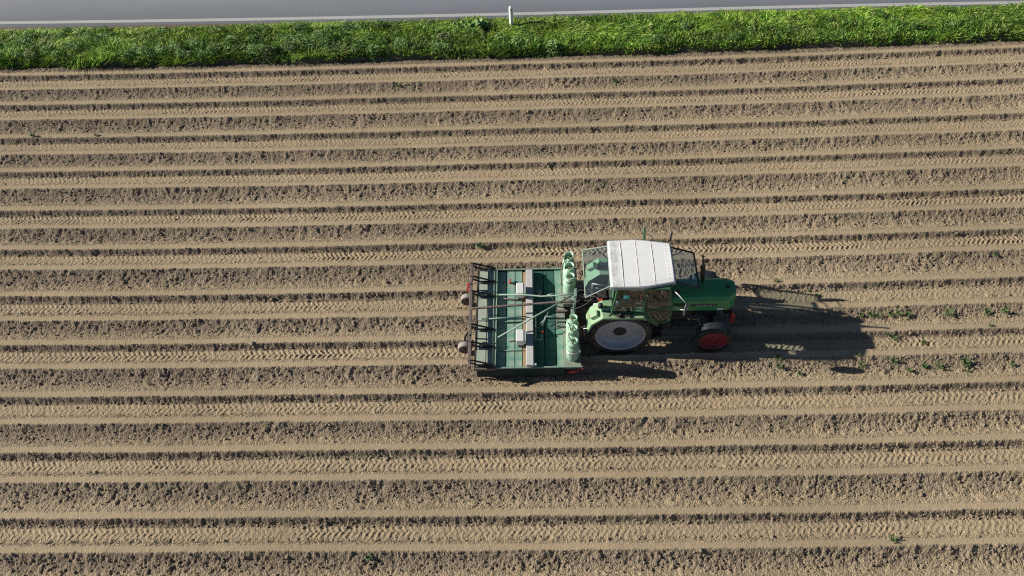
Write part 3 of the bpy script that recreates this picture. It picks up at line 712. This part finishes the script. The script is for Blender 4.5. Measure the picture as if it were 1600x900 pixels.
# opened windscreen and rear window, both hinged at the roof
def hatch(name, a, b, c, d, fr, lab):
    a, b, c, d = map(Vector, (a, b, c, d))
    mb = MB(); n = (b-a).cross(d-a).normalized()*.006; k = .0
    mb.slab([a, b, c, d], n); g = mb.build(name, GLASS, tr); g['label'] = lab
    mb = MB()
    for p, q in ((a, b), (b, c), (c, d), (d, a)): mb.bar(p, q, .026 if fr is PALE else .036, .026, up=n.normalized())
    mb.build('window_frame', fr, g, .004)
    return g
FRB = BLACK
hatch('windscreen', (2.935, YC-.49, 2.13), (2.935, YC+.49, 2.13), (3.49, YC+.52, 1.88), (3.49, YC-.52, 1.88), FRB, 'windscreen swung open towards the bonnet, black frame')
hatch('rear_window', (1.545, YC-.57, 2.11), (1.545, YC+.57, 2.11), (.975, YC+.69, 1.85), (.975, YC-.69, 1.85), PALE, 'rear window swung open, pale green frame')
for sd in (-1, 1):
    mb = MB(); mb.tube([(1.66, YC+sd*.58, 1.55), (1.28, YC+sd*.60, 1.97)], [.014, .008], 8); mb.build('gas_strut', BLACK, tr)
    mb = MB(); mb.tube([(2.88, YC+sd*.52, 1.72), (3.22, YC+sd*.49, 1.98)], [.013, .008], 8); mb.build('gas_strut', BLACK, tr)
mb = MB(); mb.bar((.99, YC-.12, 1.868), (.99, YC+.12, 1.868), .03, .02); mb.build('window_handle', BLACK, tr)
for sd in (-1, 1):
    mb = MB(); mb.tube([(1.595, YC+sd*.57, 1.42), (1.60, YC+sd*.585, 2.08)], .022, 8); mb.build('rear_post', PALE, tr)
# mirrors
mb = MB(); mb.tube([(2.90, wy(2.0, -1), 2.02), (3.00, 11.56, 1.99), (3.13, 11.40, 1.93)], .011, 8); arm = mb.build('mirror_arm', WHITE, tr)
mb = MB()
mz = Matrix.Rotation(math.radians(-22), 3, 'Z')
mb.loft([[Vector((3.13, 11.34, 1.76))+mz @ Vector((dx, math.cos(a)*.10*s_, math.sin(a)*.20*s_)) for a in [k*math.pi/8 for k in range(16)]] for dx, s_ in ((-.012, .9), (-.010, 1), (.012, 1), (.03, .8))], True)
mb.build('mirror_head', plain('mirror_grey', (.10, .105, .11), .4, amt=.4), arm)
mb = MB(); mb.tube([(2.92, wy(1.5, -1), 1.52), (3.08, 11.50, 1.55), (3.14, 11.42, 1.64)], .009, 8); mb.tube([(3.14, 11.42, 1.64), (3.22, 11.48, 1.62)], [.012, .02], 8); mb.build('mirror_brace', WHITE, tr)
mb = MB(); mb.tube([(2.86, wy(2.0, 1), 2.04), (3.0, 13.18, 2.02), (3.03, 13.34, 1.96)], .011, 8); arm = mb.build('mirror_arm', BLACK, tr)
mb = MB(); mz = Matrix.Rotation(math.radians(-20), 3, 'Z')
mb.loft([[Vector((3.03, 13.40, 1.86))+mz @ Vector((dx, math.cos(a)*.075*s_, math.sin(a)*.16*s_)) for a in [k*math.pi/8 for k in range(16)]] for dx, s_ in ((-.012, .9), (-.010, 1), (.012, 1), (.03, .8))], True); mb.build('mirror_head', MAT['mirror_grey'], arm)
# far door standing ajar: only its frame shows past the roof
mb = MB(); mb.bar((2.36, wy(2.06, 1), 2.05), (2.44, 13.60, 1.96), .045, .05); mb.bar((2.44, 13.60, 1.96), (2.50, 13.70, 1.20), .045, .04); mb.bar((2.36, wy(1.4, 1), 1.40), (2.50, 13.70, 1.20), .04); mb.build('open_door_frame', DKGREEN, tr, .005)
mb = MB(); mb.slab([(2.37, wy(2.04, 1)+.02, 2.02), (2.445, 13.58, 1.93), (2.497, 13.68, 1.23), (2.37, wy(1.4, 1)+.02, 1.42)], (.006, 0, 0)); mb.build('open_door_window', GLASST, tr)
mb = MB(); mb.tube([(2.40, 13.33, 2.03), (2.55, 13.26, 2.06), (2.62, wy(2.06, 1), 2.06)], .012, 8); mb.build('door_stay', BLACK, tr)
# driver's place
seat = MB(); seat.box((1.93, YC, 1.19), (.44, .46, .12)); seat.box((1.71, YC, 1.45), (.10, .44, .46), Matrix.Rotation(-.12, 3, 'Y')); seat.build('driver_seat', BLACK, tr, .03)
mb = MB(); mb.box((1.93, YC, 1.08), (.30, .30, .12)); mb.build('seat_base', BLACK, tr, .01)
mb = MB(); mb.box((2.80, YC, 1.26), (.16, .70, .46)); mb.box((2.73, YC, 1.47), (.20, .40, .08), Matrix.Rotation(.5, 3, 'Y')); mb.build('dashboard', BLACK, tr, .02)
mb = MB(); tl = Matrix.Rotation(-.55, 3, 'Y'); cc = Vector((2.46, YC, 1.50)); ring = [cc+tl @ Vector((math.cos(a)*.20, math.sin(a)*.20, 0)) for a in [k*math.pi/12 for k in range(25)]]
mb.tube(ring, .014, 8, cap=False); mb.tube([cc-tl @ Vector((.19, 0, 0)), cc, cc+tl @ Vector((.19, 0, 0))], .011, 6); mb.tube([cc, cc+tl @ Vector((0, .19, 0))], .011, 6); mb.tube([cc, (2.74, YC, 1.34)], .025, 8); mb.build('steering_wheel', BLACK, tr)
mb = MB(); mb.box((1.90, 11.86, 1.40), (.22, .16, .14)); mb.build('control_console', DARKTEAL, tr, .015)
mb = MB(); mb.box((1.92, 11.90, 1.50), (.12, .09, .06)); mb.build('control_box', TEALBOX, tr, .008)
mb = MB(); mb.box((1.66, 11.80, 1.43), (.12, .09, .10), Matrix.Rotation(.3, 3, 'Y')); mb.build('switch_panel', WHITE, tr, .008)
mb = MB(); mb.box((2.12, 11.86, 1.385), (.26, .11, .03)); mb.build('arm_board', PLANK, tr, .006)
for k in range(3):
    mb = MB(); p = Vector((2.24+.07*k, 12.02, 1.05)); mb.tube([p, p+Vector((.04, .02, .30))], .008, 6); mb.lathe(p+Vector((.04, .02, .30)), [(.005, 0), (.02, .015), (.018, .035), (.003, .045)], 'Z', 10); mb.build('lever', STEEL if k else RED, tr)

# three-point linkage
for sd in (-1, 1):
    mb = MB(); mb.bar((1.62, YC+sd*.28, .45), (.93, YC+sd*.40, .30), .05, .07); mb.build('lower_link', BLACK, tr, .006)
mb = MB(); mb.tube([(1.50, YC, .95), (1.20, YC-.01, 1.02), (.86, YC, 1.08)], .028, 10); mb.build('top_link', BROWN, tr)
for sd in (-1, 1):
    mb = MB(); mb.tube([(1.55, YC+sd*.24, 1.08), (1.22, YC+sd*.30, 1.10), (1.20, YC+sd*.36, .38)], .022, 8)
    mb.tube([(1.22, YC+sd*.30, 1.10), (1.22, YC+sd*.30, .8)], .03, 8)
    mb.build('lift_arm', STEEL, tr)
mb = MB(); mb.box((1.50, YC, .84), (.30, .40, .42)); mb.box((1.42, YC, 1.08), (.2, .3, .1)); mb.build('hydraulic_block', BLACK, tr, .02)
for k, (ya, yb, zz) in enumerate([(.10, -.05, 1.16), (.16, .08, 1.13), (-.12, -.22, 1.15), (-.18, .02, 1.10), (.04, .20, 1.12)]):
    mb = MB(); mb.tube([(1.42, YC+ya, 1.10), (1.25, YC+(ya*.7+yb*.3), zz+.02*k), (1.05, YC+yb, zz-.14), (.90, YC+yb*1.2, .95), (.80, YC+yb, .84)], .011, 8); mb.build('hose', BLACK, tr)
for ya in (.14, -.16, 0):
    mb = MB(); mb.tube([(1.36, YC+ya, 1.12), (1.28, YC+ya, 1.13)], .02, 8); mb.build('hose_coupling', STEEL, tr)
mb = MB(); mb.box((1.36, YC-.24, 1.16), (.10, .07, .05)); mb.build('coupling_cap', RED, tr, .006)
mb = MB(); mb.tube([(.98, YC-.45, .36), (1.6, YC-.48, .33)], .012, 6); mb.tube([(1.0, YC-.40, .30), (1.0, YC-.62, .36)], .018, 8); mb.build('check_chain', STEEL, tr)

# ------------------------------------------------------------------ driver
def skin_mesh(name, V, E_, R, mat, parent, sub=2):
    me = bpy.data.meshes.new(name); me.from_pydata(V, E_, []); o = bpy.data.objects.new(name, me); col.objects.link(o)
    md = o.modifiers.new('s', 'SKIN'); md.use_smooth_shade = True
    for i, r in enumerate(R): me.skin_vertices[0].data[i].radius = (r, r) if not isinstance(r, tuple) else r
    me.skin_vertices[0].data[0].use_root = True
    o.modifiers.new('u', 'SUBSURF').levels = sub
    bpy.context.view_layer.update()
    m2 = bpy.data.meshes.new_from_object(o.evaluated_get(bpy.context.evaluated_depsgraph_get())); m2.name = name
    bpy.data.objects.remove(o); m2.materials.clear(); m2.materials.append(mat)
    n = bpy.data.objects.new(name, m2); col.objects.link(n)
    if parent: n.parent = parent
    return n
def driver():
    root = props(empty('person', (1.93, YC, 1.25)), 'driver in a brown shirt and red trousers sitting in the tractor cab', 'person')
    V, E_, R = [(0, 0, .06), (-.02, 0, .20), (-.03, 0, .36), (-.03, 0, .47), (-.01, 0, .56), (.02, 0, .63), (.03, 0, .70), (.01, 0, .745)], [(i, i+1) for i in range(7)], [.13, .125, .14, .11, .055, .085, .09, .05]
    def add(p, r, par): V.append(p); R.append(r); E_.append((par, len(V)-1)); return len(V)-1
    add((.115, 0, .655), .016, 5)                                # nose
    for sd in (-1, 1):
        s_ = add((-.02, sd*.17, .44), .065, 3); e = add((.12, sd*.24, .24), .045, s_); w_ = add((.36, sd*.19, .27), .03, e)
        pm = add((.43, sd*.175, .285), (.038, .02), w_)
        for k in range(4):
            f1 = add((.485, sd*(.150+.02*k), .295), .0095, pm); f2 = add((.515, sd*(.150+.02*k), .285-.004*k), .009, f1); add((.510, sd*(.150+.02*k), .262), .008, f2)
        t1 = add((.45, sd*.135, .29), .011, pm); add((.49, sd*.122, .275), .009, t1)
        h = add((.05, sd*.09, .03), .095, 0); kn = add((.44, sd*.14, .06), .068, h); an = add((.52, sd*.14, -.17), .045, kn); add((.66, sd*.15, -.185), .04, an)
    b = skin_mesh('body', V, E_, R, SKIN, root)
    q = skin_mesh('shirt', [(-.005, 0, .05), (-.022, 0, .20), (-.03, 0, .36), (-.03, 0, .475), (-.02, -.175, .442), (.05, -.205, .34), (-.02, .175, .442), (.05, .205, .34)], [(0, 1), (1, 2), (2, 3), (3, 4), (4, 5), (3, 6), (6, 7)], [.145, .14, .155, .12, .08, .065, .08, .065], SHIRT, root)
    q = skin_mesh('trousers', [(0, 0, .05), (.05, -.09, .03), (.44, -.14, .06), (.51, -.14, -.15), (.05, .09, .03), (.44, .14, .06), (.51, .14, -.15)], [(0, 1), (1, 2), (2, 3), (0, 4), (4, 5), (5, 6)], [.14, .108, .08, .06, .108, .08, .06], TROUS, root)
    q = skin_mesh('hair', [(-.015, 0, .68), (-.01, 0, .73), (-.035, 0, .64)], [(0, 1), (0, 2)], [.092, .075, .07], HAIR, root)
driver()

# ------------------------------------------------------------------ implement behind the tractor
im = props(empty('weeder', (-.40, YC, -.02)), 'wide green flame weeder with steel deck carried behind the tractor', 'implement')
Y0, Y1 = 10.86, 13.74
# deck panels, one plate each, with joints left open between them
ysp = [Y0, 11.33, 12.16, 12.99, Y1]
bmb = MB(); bmb.span((-1.50, Y0+.03, .02), (.50, Y1-.03, .235)); bmb.build('hood_body', DARKTEAL, im, .01)
def plates(xs_, z, mat, name='deck_plate', zt=None, gap=.018):
    for i in range(len(xs_)-1):
        for j in range(4):
            mb = MB(); mb.span((xs_[i]+gap/2, ysp[j]+gap/2, z-.03), (xs_[i+1]-gap/2, ysp[j+1]-gap/2, z+random.uniform(-.004, .004)))
            mb.build(name, mat, im, .004)
plates([-1.07, -.845, -.635, -.455], .285, TEAL)
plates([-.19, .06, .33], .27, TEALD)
bmb = MB(); bmb.span((-1.52, Y0+.01, .10), (-1.07, Y1-.01, .335)); bmb.build('rear_hood_body', DARKTEAL, im, .008)
plates([-1.53, -1.30, -1.07], .365, LEDGE, 'ledge_plate')
mb = MB(); mb.span((-.452, Y0+.02, .24), (-.375, Y1-.02, .272)); mb.build('soil_crust', RUST, im, .006)
# tall ribs on the mid deck
for y in (11.33, 12.16, 12.99):
    mb = MB(); mb.bar((-1.06, y, .297), (-.46, y+.02, .297), .022, .022); mb.build('deck_rib', PALE, im)
for x in (-1.145, -1.075):
    mb = MB(); mb.tube([(x, Y0, .385), (x, Y1, .385)], .016, 8); mb.build('rail', PALE, im)
# beam with two boxes
mb = MB(); mb.span((-.37, Y0-.02, .25), (-.20, Y1-.08, .44)); mb.build('cross_beam', BEAM, im, .012)
mb = MB(); mb.box((-.185, Y0+.01, .40), (.10, .05, .05)); mb.build('beam_end', BEAM, im, .008)
for (ya, yb) in ((12.36, 13.70), (10.90, 12.18)):
    mb = MB(); mb.slab([(-.195, ya, .27), (-.195, yb, .27), (-.195, yb, .36), (-.195, yb-.40, .535), (-.195, ya+.12, .535), (-.195, ya, .42)], (.014, 0, 0)); mb.build('heat_shield', DARKTEAL, im)
for y in (12.95, 11.56):
    mb = MB(); mb.span((-.60, y-.165, .42), (-.42, y+.165, .60)); bxo = mb.build('valve_box', BOXW, im, .012)
    mb = MB(); mb.span((-.423, y-.15, .45), (-.37, y+.15, .585)); mb.build('box_lid', BEAM, bxo, .006)
    mb = MB(); mb.span((-.56, y-.13, .27), (-.46, y+.13, .42)); mb.build('box_foot', BROWN, bxo)
# front platform for the gas bottles
for ya, yb in ((Y0, 11.93), (12.72, Y1)):
    mb = MB(); mb.span((.34, ya, .24), (.50, yb, .285)); mb.build('front_plate', TEAL, im, .005)
    mb = MB(); mb.span((.505, ya, .22), (.89, yb, .315)); mb.build('bottle_platform', PLATE, im, .008)
mb = MB(); mb.span((.34, 11.935, .20), (.56, 12.715, .27)); mb.build('front_plate', PLATE, im, .006)
mb = MB(); mb.span((.52, 12.56, .32), (.84, 12.86, .46)); mb.build('tool_box', PLATE, im, .012)
for y in (12.02, 12.16, 12.45):
    mb = MB(); mb.bar((.35, y, .30), (.62, y, .30), .05, .05); mb.build('cross_strut', PALE if y < 12.4 else BROWN, im)
# near and far edge tubes and skirts
for y, nm in ((Y0-.02, 'near'), (Y1+.02, 'far')):
    mb = MB(); mb.bar((-1.10, y, .325), (.92, y, .325), .035, .035); mb.build('edge_tube', PALE, im, .005)
    mb = MB(); mb.span((-1.52, y-.012, -.02), (.52, y+.012, .29)); mb.build('side_skirt', DARKTEAL, im)
mb = MB(); mb.bar((-1.55, Y0-.03, .30), (-1.55, Y1+.03, .30), .04, .14); mb.build('rear_skirt', BLACK, im)
mb = MB(); mb.bar((-1.55, Y0-.05, .34), (-1.08, Y0-.05, .34), .04, .06); mb.build('corner_plate', BROWN, im)
mb = MB(); mb.slab([(.55, Y0-.06, .16), (.92, Y0-.06, .27), (.92, Y0-.06, .30), (.70, Y0-.06, .12)], (0, .03, 0)); mb.build('warning_bracket', RED, im)
# tower and braces
TT = Vector((.80, YC, 1.13))
mb = MB()
for sd in (-1, 1): mb.bar((.74, YC+sd*.36, .25), (.80, YC+sd*.05, 1.13), .05, .05)
mb.bar((.80, YC-.10, 1.13), (.80, YC+.12, 1.13), .06, .06); mb.bar((.74, YC-.44, .30), (.74, YC+.44, .30), .07, .07); mb.bar((.77, YC-.22, .72), (.77, YC+.22, .72), .045, .045)
mb.build('hitch_tower', PALE, im, .006)
mb = MB(); mb.tube([(-1.03, 12.90, .42), (-.4, 12.72, .63), (0.0, 12.56, .76), (.4, 12.44, .94), tuple(TT)], .020, 8); mb.build('brace', PALE, im)
mb = MB(); mb.tube([(-1.03, 11.63, .42), tuple(TT)], .020, 8); mb.build('brace', PALE, im)
mb = MB(); mb.bar(W(737, 482, .62), W(895, 470.5, .78), .045, .045); mb.build('push_bar', BROWN, im, .005)
mb = MB(); mb.tube([W(750, 499, .42), W(823, 494.5, .47)], .016, 8); mb.build('gas_pipe', PALE, im)
mb = MB(); mb.tube([(-.95, 12.86, .32), (-.72, 12.82, .33), (-.50, 12.80, .32), (-.44, 12.83, .33)], .014, 8); mb.build('gas_pipe', BROWN, im)
mb = MB(); mb.tube([(-.42, 12.83, .33), (-.36, 12.79, .46)], .016, 8); mb.build('valve', RED, im)
def pipe(pts, r=.012, mat=STEEL): 
    mb = MB(); mb.tube([W(*p) for p in pts], r, 8); return mb.build('gas_pipe', mat, im)
pipe([(834, 455, .36), (842, 454.5, .36), (844, 456, .36), (845, 461, .36)], mat=BEAM)
pipe([(837, 489, .36), (837, 530, .36)], mat=BEAM); pipe([(834, 531, .35), (845, 531, .35), (846.5, 529, .36), (846.5, 521, .38)], mat=BEAM)
pipe([(857, 487, .62), (847, 509, .40)], .010, PALE); pipe([(845, 505, .38), (850, 500, .40), (852, 494, .45)], .009, BEAM)
pipe([(855, 461, .55), (866, 458.5, .60)], .016, PALE); pipe([(861, 462, .55), (866, 471, .35)], .011, PALE)
pipe([(852, 494, .45), (872, 495.5, .40)], .012, PALE)
for u_, v_, z_ in ((841, 460.5, .42), (847.5, 519, .42)):
    p = W(u_, v_, z_); mb = MB(); mb.lathe(p, [(.018, -.05), (.02, 0), (.036, .005), (.036, .022), (.008, .028)], 'Z', 12); mb.build('valve_knob', RED if v_ > 500 else PLANK, im)
p = W(797, 442, .29); mb = MB(); mb.lathe(p, [(.035, -.02), (.035, .02), (.02, .03), (.02, .06), (.005, .065)], 'Z', 12); mb.bar(p+Vector((0, -.06, .05)), p+Vector((.01, .07, .06)), .03); mb.build('valve', RED, im)
# rear gauge bar with its arms and wheels
ZB = .60
pa, pb = W(737, 411.5, ZB), W(733, 575, ZB)
mb = MB(); mb.bar(pa, pb, .07, .07); mb.build('gauge_bar', BROWN, im, .008)
for v_ in (412.5, 434.5, 458.5, 511, 537.5, 564.5):
    t = (v_-411.5)/(575-411.5); p = pa.lerp(pb, t)
    mb = MB(); mb.bar(p+Vector((.02, 0, .03)), (-1.12, p.y, .41), .028, .035); mb.build('upper_arm', BLACK, im)
    mb = MB(); mb.bar(p+Vector((.02, -.0, -.08)), (-1.47, p.y, .40), .028, .035); mb.build('lower_arm', BLACK, im)
    mb = MB(); mb.bar((-1.47, p.y, .40), (-1.12, p.y, .40), .05, .03); mb.build('arm_shoe', BLACK, im)
    mb = MB(); mb.span((p.x-.04, p.y-.015, ZB-.13), (p.x+.045, p.y+.015, ZB+.06)); mb.build('bracket_plate', BROWN, im)
for v_ in (468, 543):
    c = W(731, v_, .09); c.x = -1.82
    mb = MB(); mb.lathe(c, [(.128, -.05), (.132, -.055), (.132, .055), (.128, .05), (.05, .03), (.01, .03), (.01, -.03), (.05, -.03)], 'Y', 28, closed=True); gw = mb.build('gauge_wheel', BROWN, im)
    mb = MB(); mb.lathe(c, [(.131, -.065), (.155, -.07), (.170, -.06), (.173, 0), (.170, .06), (.155, .07), (.131, .065)], 'Y', 28, closed=True); mb.build('tyre', plain('dusty_tyre', (.26, .24, .22), .8, dirt=(.40, .34, .26), amt=.6, scale=9), gw)
    mb = MB(); yb_ = c.y+.12
    mb.bar((-1.83, c.y+.09, .09), (-1.80, c.y+.09, .42), .03, .05); mb.bar((-1.80, c.y+.09, .42), (pa.x-.01, c.y+.09, ZB-.03), .04, .05); mb.tube([(-1.83, c.y-.07, .09), (-1.83, c.y+.11, .09)], .016, 8); mb.build('wheel_bracket', BLACK, im, .004)
p = W(731, 447, .6); mb = MB(); mb.bar((p.x, p.y-.10, .50), (p.x, p.y+.10, .58), .04, .06); mb.tube([(p.x, p.y+.06, .56), (p.x+.06, p.y+.02, .70)], .018, 8); mb.build('adjuster', RED, im)
p = W(731, 527, .6); mb = MB(); mb.bar((p.x, p.y-.06, .50), (p.x, p.y+.06, .56), .04, .06); mb.tube([(p.x, p.y+.02, .56), (p.x+.06, p.y+.02, .70)], .018, 8); mb.build('adjuster', BLACK, im)

# ------------------------------------------------------------------ gas bottles
def bottle(loc, lab, tw, mat, strap=False):
    root = props(empty('gas_bottle', loc, tw), lab, 'gas bottle', 'gas bottles on the front platform of the weeder')
    L = Vector(loc)
    mb = MB(); mb.lathe(L, [(.125, .03), (.145, .06), (.15, .10), (.15, .40), (.143, .46), (.115, .505), (.065, .53), (.03, .535), (.02, .535)], 'Z', 28); bd = mb.build('body', mat, root)
    mb = MB(); mb.lathe(L, [(.118, 0), (.124, 0), (.124, .05), (.118, .05)], 'Z', 24, closed=True); mb.build('foot_ring', mat, root)
    mb = MB(); n = 18; R0 = .108                                         # collar open on one side
    ring = [[], [], [], []]
    for k in range(n+1):
        a = math.radians(-150)+math.radians(300)*k/n; hh = .655+.03*math.cos(a)
        for i, (r, z) in enumerate(((R0+.012, .50), (R0, hh), (R0-.007, hh), (R0+.005, .50))): ring[i].append(L+Vector((r*math.cos(a), r*math.sin(a), z)))
    mb.loft([[ring[i][k] for i in range(4)] for k in range(n+1)], True); cr = mb.build('collar', mat, root)
    mb = MB(); mb.tube([ring[1][k]+Vector((0, 0, .004)) for k in range(n+1)], .010, 6); mb.build('collar_rim', mat, cr)
    mb = MB(); mb.tube([L+Vector((0, 0, .53)), L+Vector((0, 0, .60))], .018, 8); mb.tube([L+Vector((0, 0, .575)), L+Vector((-.05, .0, .58))], .013, 8); mb.lathe(L+Vector((0, 0, .60)), [(.026, 0), (.028, .018), (.01, .024)], 'Z', 10); mb.build('valve', BRASS, root)
    if strap:
        mb = MB(); mb.lathe(L, [(.151, .335), (.155, .335), (.155, .375), (.151, .375)], 'Z', 28, closed=True); mb.build('strap', WHITE, root)
        mb = MB(); mb.box(L+Vector((-.02, -.150, .33)), (.07, .02, .06)); mb.build('label_tag', WHITE, root)
    return root
zp = .315
for i, (x, y) in enumerate(((.71, 11.87), (.70, 11.53), (.695, 11.19))):
    bottle((x, min(y, 11.75) if i == 0 else y-.06 if i == 1 else y-.08, zp), ['pale green gas bottle nearest the hitch in the near trio', 'pale green gas bottle in the middle of the near trio', 'pale green gas bottle with a white strap at the near platform edge'][i], [-.5, -.9, -.7][i], [CYL, CYL, CYLD][i], i == 2)
for i, (x, y) in enumerate(((.69, 13.63), (.69, 13.30), (.69, 12.98))):
    bottle((x, y, zp), ['pale green gas bottle at the far end of the far trio', 'pale green gas bottle in the middle of the far trio', 'pale green gas bottle beside the tool box in the far trio'][i], [.6, .3, -.2][i], CYL)
hs = MB(); hs.tube([(.62, 13.62, .88), (.55, 13.50, .80), (.50, 13.3, .55), (.50, 13.1, .50), (.56, 12.98, .60), (.64, 12.98, .88)], .012, 8); hs.build('gas_hose', BLACK, im)
hs = MB(); hs.tube([(.66, 11.15, .90), (.60, 11.3, .90), (.66, 11.5, .91), (.60, 11.7, .88), (.70, 11.95, .75), (.74, 12.1, .40)], .010, 8); hs.build('gas_hose', BLACK, im)
for y in (12.06, 12.62):
    hs = MB(); hs.box((.70, y, .42), (.10, .08, .14)); hs.tube([(.70, y, .48), (.66, y+.05, .60), (.72, y+.1, .5)], .012, 6); hs.build('regulator', STEEL, im, .006)

# ------------------------------------------------------------------ delineator post
dp = Vector((-.80, 24.40, .05)); post_ = props(empty('delineator_post', dp), 'white plastic delineator post standing in the verge beside the road', 'post')
def tri(r, z): return [dp+Vector((math.cos(a)*r*1.0, math.sin(a)*r*.8, z)) for a in [math.radians(q) for q in (-105, -75, 15, 45, 75, 105, 135, 165)]]
mb = MB(); mb.loft([tri(.076, -.15), tri(.074, .55), tri(.072, .66), tri(.055, .70), tri(.02, .715)], False); pb_ = mb.build('post_body', WHITE, post_, .006)
mb = MB(); mb.box(dp+Vector((.012, -.066, .615)), (.045, .012, .05)); mb.build('reflector', DARKTEAL, post_, .003)
mb = MB(); mb.slab([dp+Vector((-.05, -.05, .50)), dp+Vector((.05, -.05, .50)), dp+Vector((.05, -.05, .502)), dp+Vector((-.05, -.05, .502))], (0, -.002, 0)); mb.build('joint_line', BEAM, post_)

# ------------------------------------------------------------------ single weeds and plants
def leaf_mesh(name, n, L, wid, mat, up=.5, seed=0):
    r = random.Random(seed); bm = bmesh.new()
    for k in range(n):
        a = 2*math.pi*(k+r.uniform(-.3, .3))/n*1.618*2; l = L*r.uniform(.55, 1.1); el = r.uniform(.15, up); w = wid*l*r.uniform(.8, 1.2)
        d = Vector((math.cos(a), math.sin(a), 0)); sd = Vector((-math.sin(a), math.cos(a), 0)); base = Vector((0, 0, r.uniform(0, .35)*L))
        rows = []
        for t, ww, dz in ((.05, .08, 0), (.35, .8, .30*el), (.65, 1.0, .42*el), (1.0, .05, .22*el)):
            c = base+d*l*t+Vector((0, 0, l*dz*2))
            rows.append([bm.verts.new(c-sd*w*ww+Vector((0, 0, .12*w))), bm.verts.new(c), bm.verts.new(c+sd*w*ww+Vector((0, 0, .12*w)))])
        for p, q in zip(rows, rows[1:]):
            for j in (0, 1): bm.faces.new((p[j], p[j+1], q[j+1], q[j]))
    me = bpy.data.meshes.new(name); bm.to_mesh(me); bm.free(); me.materials.append(mat); return me
WM = [leaf_mesh('leaves', n, L, w, LEAF, .9, i) for i, (n, L, w) in enumerate(((22, .10, .15), (30, .10, .12), (18, .13, .10), (36, .12, .10)))]
SM = []
for h in (.05, .08):
    m_ = MB(); m_.tube([(0, 0, -.03), (.006, .004, h)], [.006, .004], 6); o_ = m_.build('stem', LEAF); SM.append(o_.data); bpy.data.objects.remove(o_)
FUR = 'rough furrow ahead of the tractor'
WEEDS = [(1345, 494, 1.1, 'leftmost weed in the dense green clump along the rough furrow right of the tractor shadow'),
 (1360, 494, 1.2, 'second weed from left in the dense clump right of the tractor shadow'),
 (1372, 495, 1.1, 'third weed from left in the dense clump right of the tractor shadow'),
 (1391, 494, 1.0, 'fourth weed from left in the dense clump right of the tractor shadow'),
 (1404, 491, 1.3, 'fifth weed from left in the dense clump right of the tractor shadow'),
 (1419, 492, 1.2, 'rightmost weed in the dense clump right of the tractor shadow'),
 (1481, 491, 1.5, 'bushy single weed with a long shadow right of the dense weed clump'),
 (1541, 490, 1.2, 'small dark green weed beyond the bushy weed towards the right picture edge'),
 (1569, 488, 1.3, 'rightmost weed of the furrow that holds the dense weed clump'),
 (1383, 524, .8, 'small weed at the tip of the tractor cab shadow, upper of two'),
 (1395, 530, 1.1, 'small weed at the tip of the tractor cab shadow, lower of two'),
 (1442, 536, .8, 'tiny weed in the tyre track right of the cab shadow'),
 (1547, 509, .7, 'tiny weed alone on a smooth bed near the right picture edge'),
 (1340, 555, .9, 'small weed on the bed edge just below the cab shadow'),
 (1346, 572, 1.1, 'green weed just above the isolated mirror shadow'),
 (1396, 566, 1.0, 'weed in the rough furrow right of the mirror shadow'),
 (1420, 580, 1.0, 'low spreading weed on the lower side of the furrow right of the mirror shadow'),
 (1444, 573, 1.2, 'left one of two weeds side by side in the furrow below the cab shadow'),
 (1466, 574, 1.3, 'right one of two weeds side by side in the furrow below the cab shadow'),
 (1508, 569, 1.5, 'largest weed in the lower weedy furrow near the right edge'),
 (1512, 581, .7, 'tiny weed directly below the largest weed of the lower weedy furrow'),
 (1581, 571, .9, 'thin weed at the right end of the lower weedy furrow'),
 (1216, 560, 1.0, 'small weed on the bed below the front of the tractor shadow'),
 (1217, 575, 1.1, 'weed in the rough soil below the front of the tractor shadow'),
 (1249, 586, 1.0, 'low weed between the tractor shadow and the mirror shadow'),
 (1276, 462, .8, 'small weed beside the thin shadow line ahead of the bonnet'),
 (1395, 843, 1.1, 'single green weed on a smooth bed near the bottom right corner'),
 (750, 387, 1.25, 'single dark weed on a bed edge above the rear of the weeder'),
 (51, 213, 1.2, 'dark green weed on a bed near the left picture edge, left of two'),
 (150, 212, .9, 'small dark weed on a bed near the left edge, right of two'),
 (622, 136, 1.3, 'green weed in the second furrow below the verge, left of centre'),
 (960, 128, 1.1, 'green weed in the second furrow below the verge, right of centre'),
 (577, 872, 1.2, 'green weed in the lowest furrow left of centre'),
 (1263, 455, .6, 'tiny weed at the upper edge of the thin shadow ahead of the bonnet'),
 (1212, 440, .9, 'small weed in the cloddy furrow above and right of the bonnet'),
 (1555, 398, .9, 'small weed in the cloddy furrow near the right edge, above the weedy rows')]
for i, (u_, v_, sc_, lab) in enumerate(WEEDS):
    p = W(u_, v_, -.06); z_, _, _ = ground(np.array([p.x]), np.array([p.y])); p.z = float(z_[0])
    p2 = W(u_, v_, p.z); z_, _, _ = ground(np.array([p2.x]), np.array([p2.y]))
    sc_ *= .82
    root = props(empty('weed', (p2.x, p2.y, float(z_[0])), random.uniform(0, 6.28)), lab, 'weed', 'weeds sprouting in the field')
    for me in (WM[i % 4], SM[i % 2]):
        c = bpy.data.objects.new(me.name.split('.')[0], me); col.objects.link(c); c.parent = root; c.scale = (sc_, sc_, sc_*random.uniform(.8, 1.2))
# broad-leaved plant by the post
bp_ = W(738, 42, .10); root = props(empty('broadleaf_plant', (bp_.x, bp_.y, .06)), 'bushy plant with broad pale green leaves left of the delineator post', 'plant')
for k in range(9):
    me = leaf_mesh('leaves', 9, .20, .30, LEAFP, 1.3, 40+k); c = bpy.data.objects.new('leaves', me); col.objects.link(c); c.parent = root; c.location = (-.45+.11*k+random.uniform(-.04, .04), random.uniform(-.10, .10), random.uniform(.0, .08))
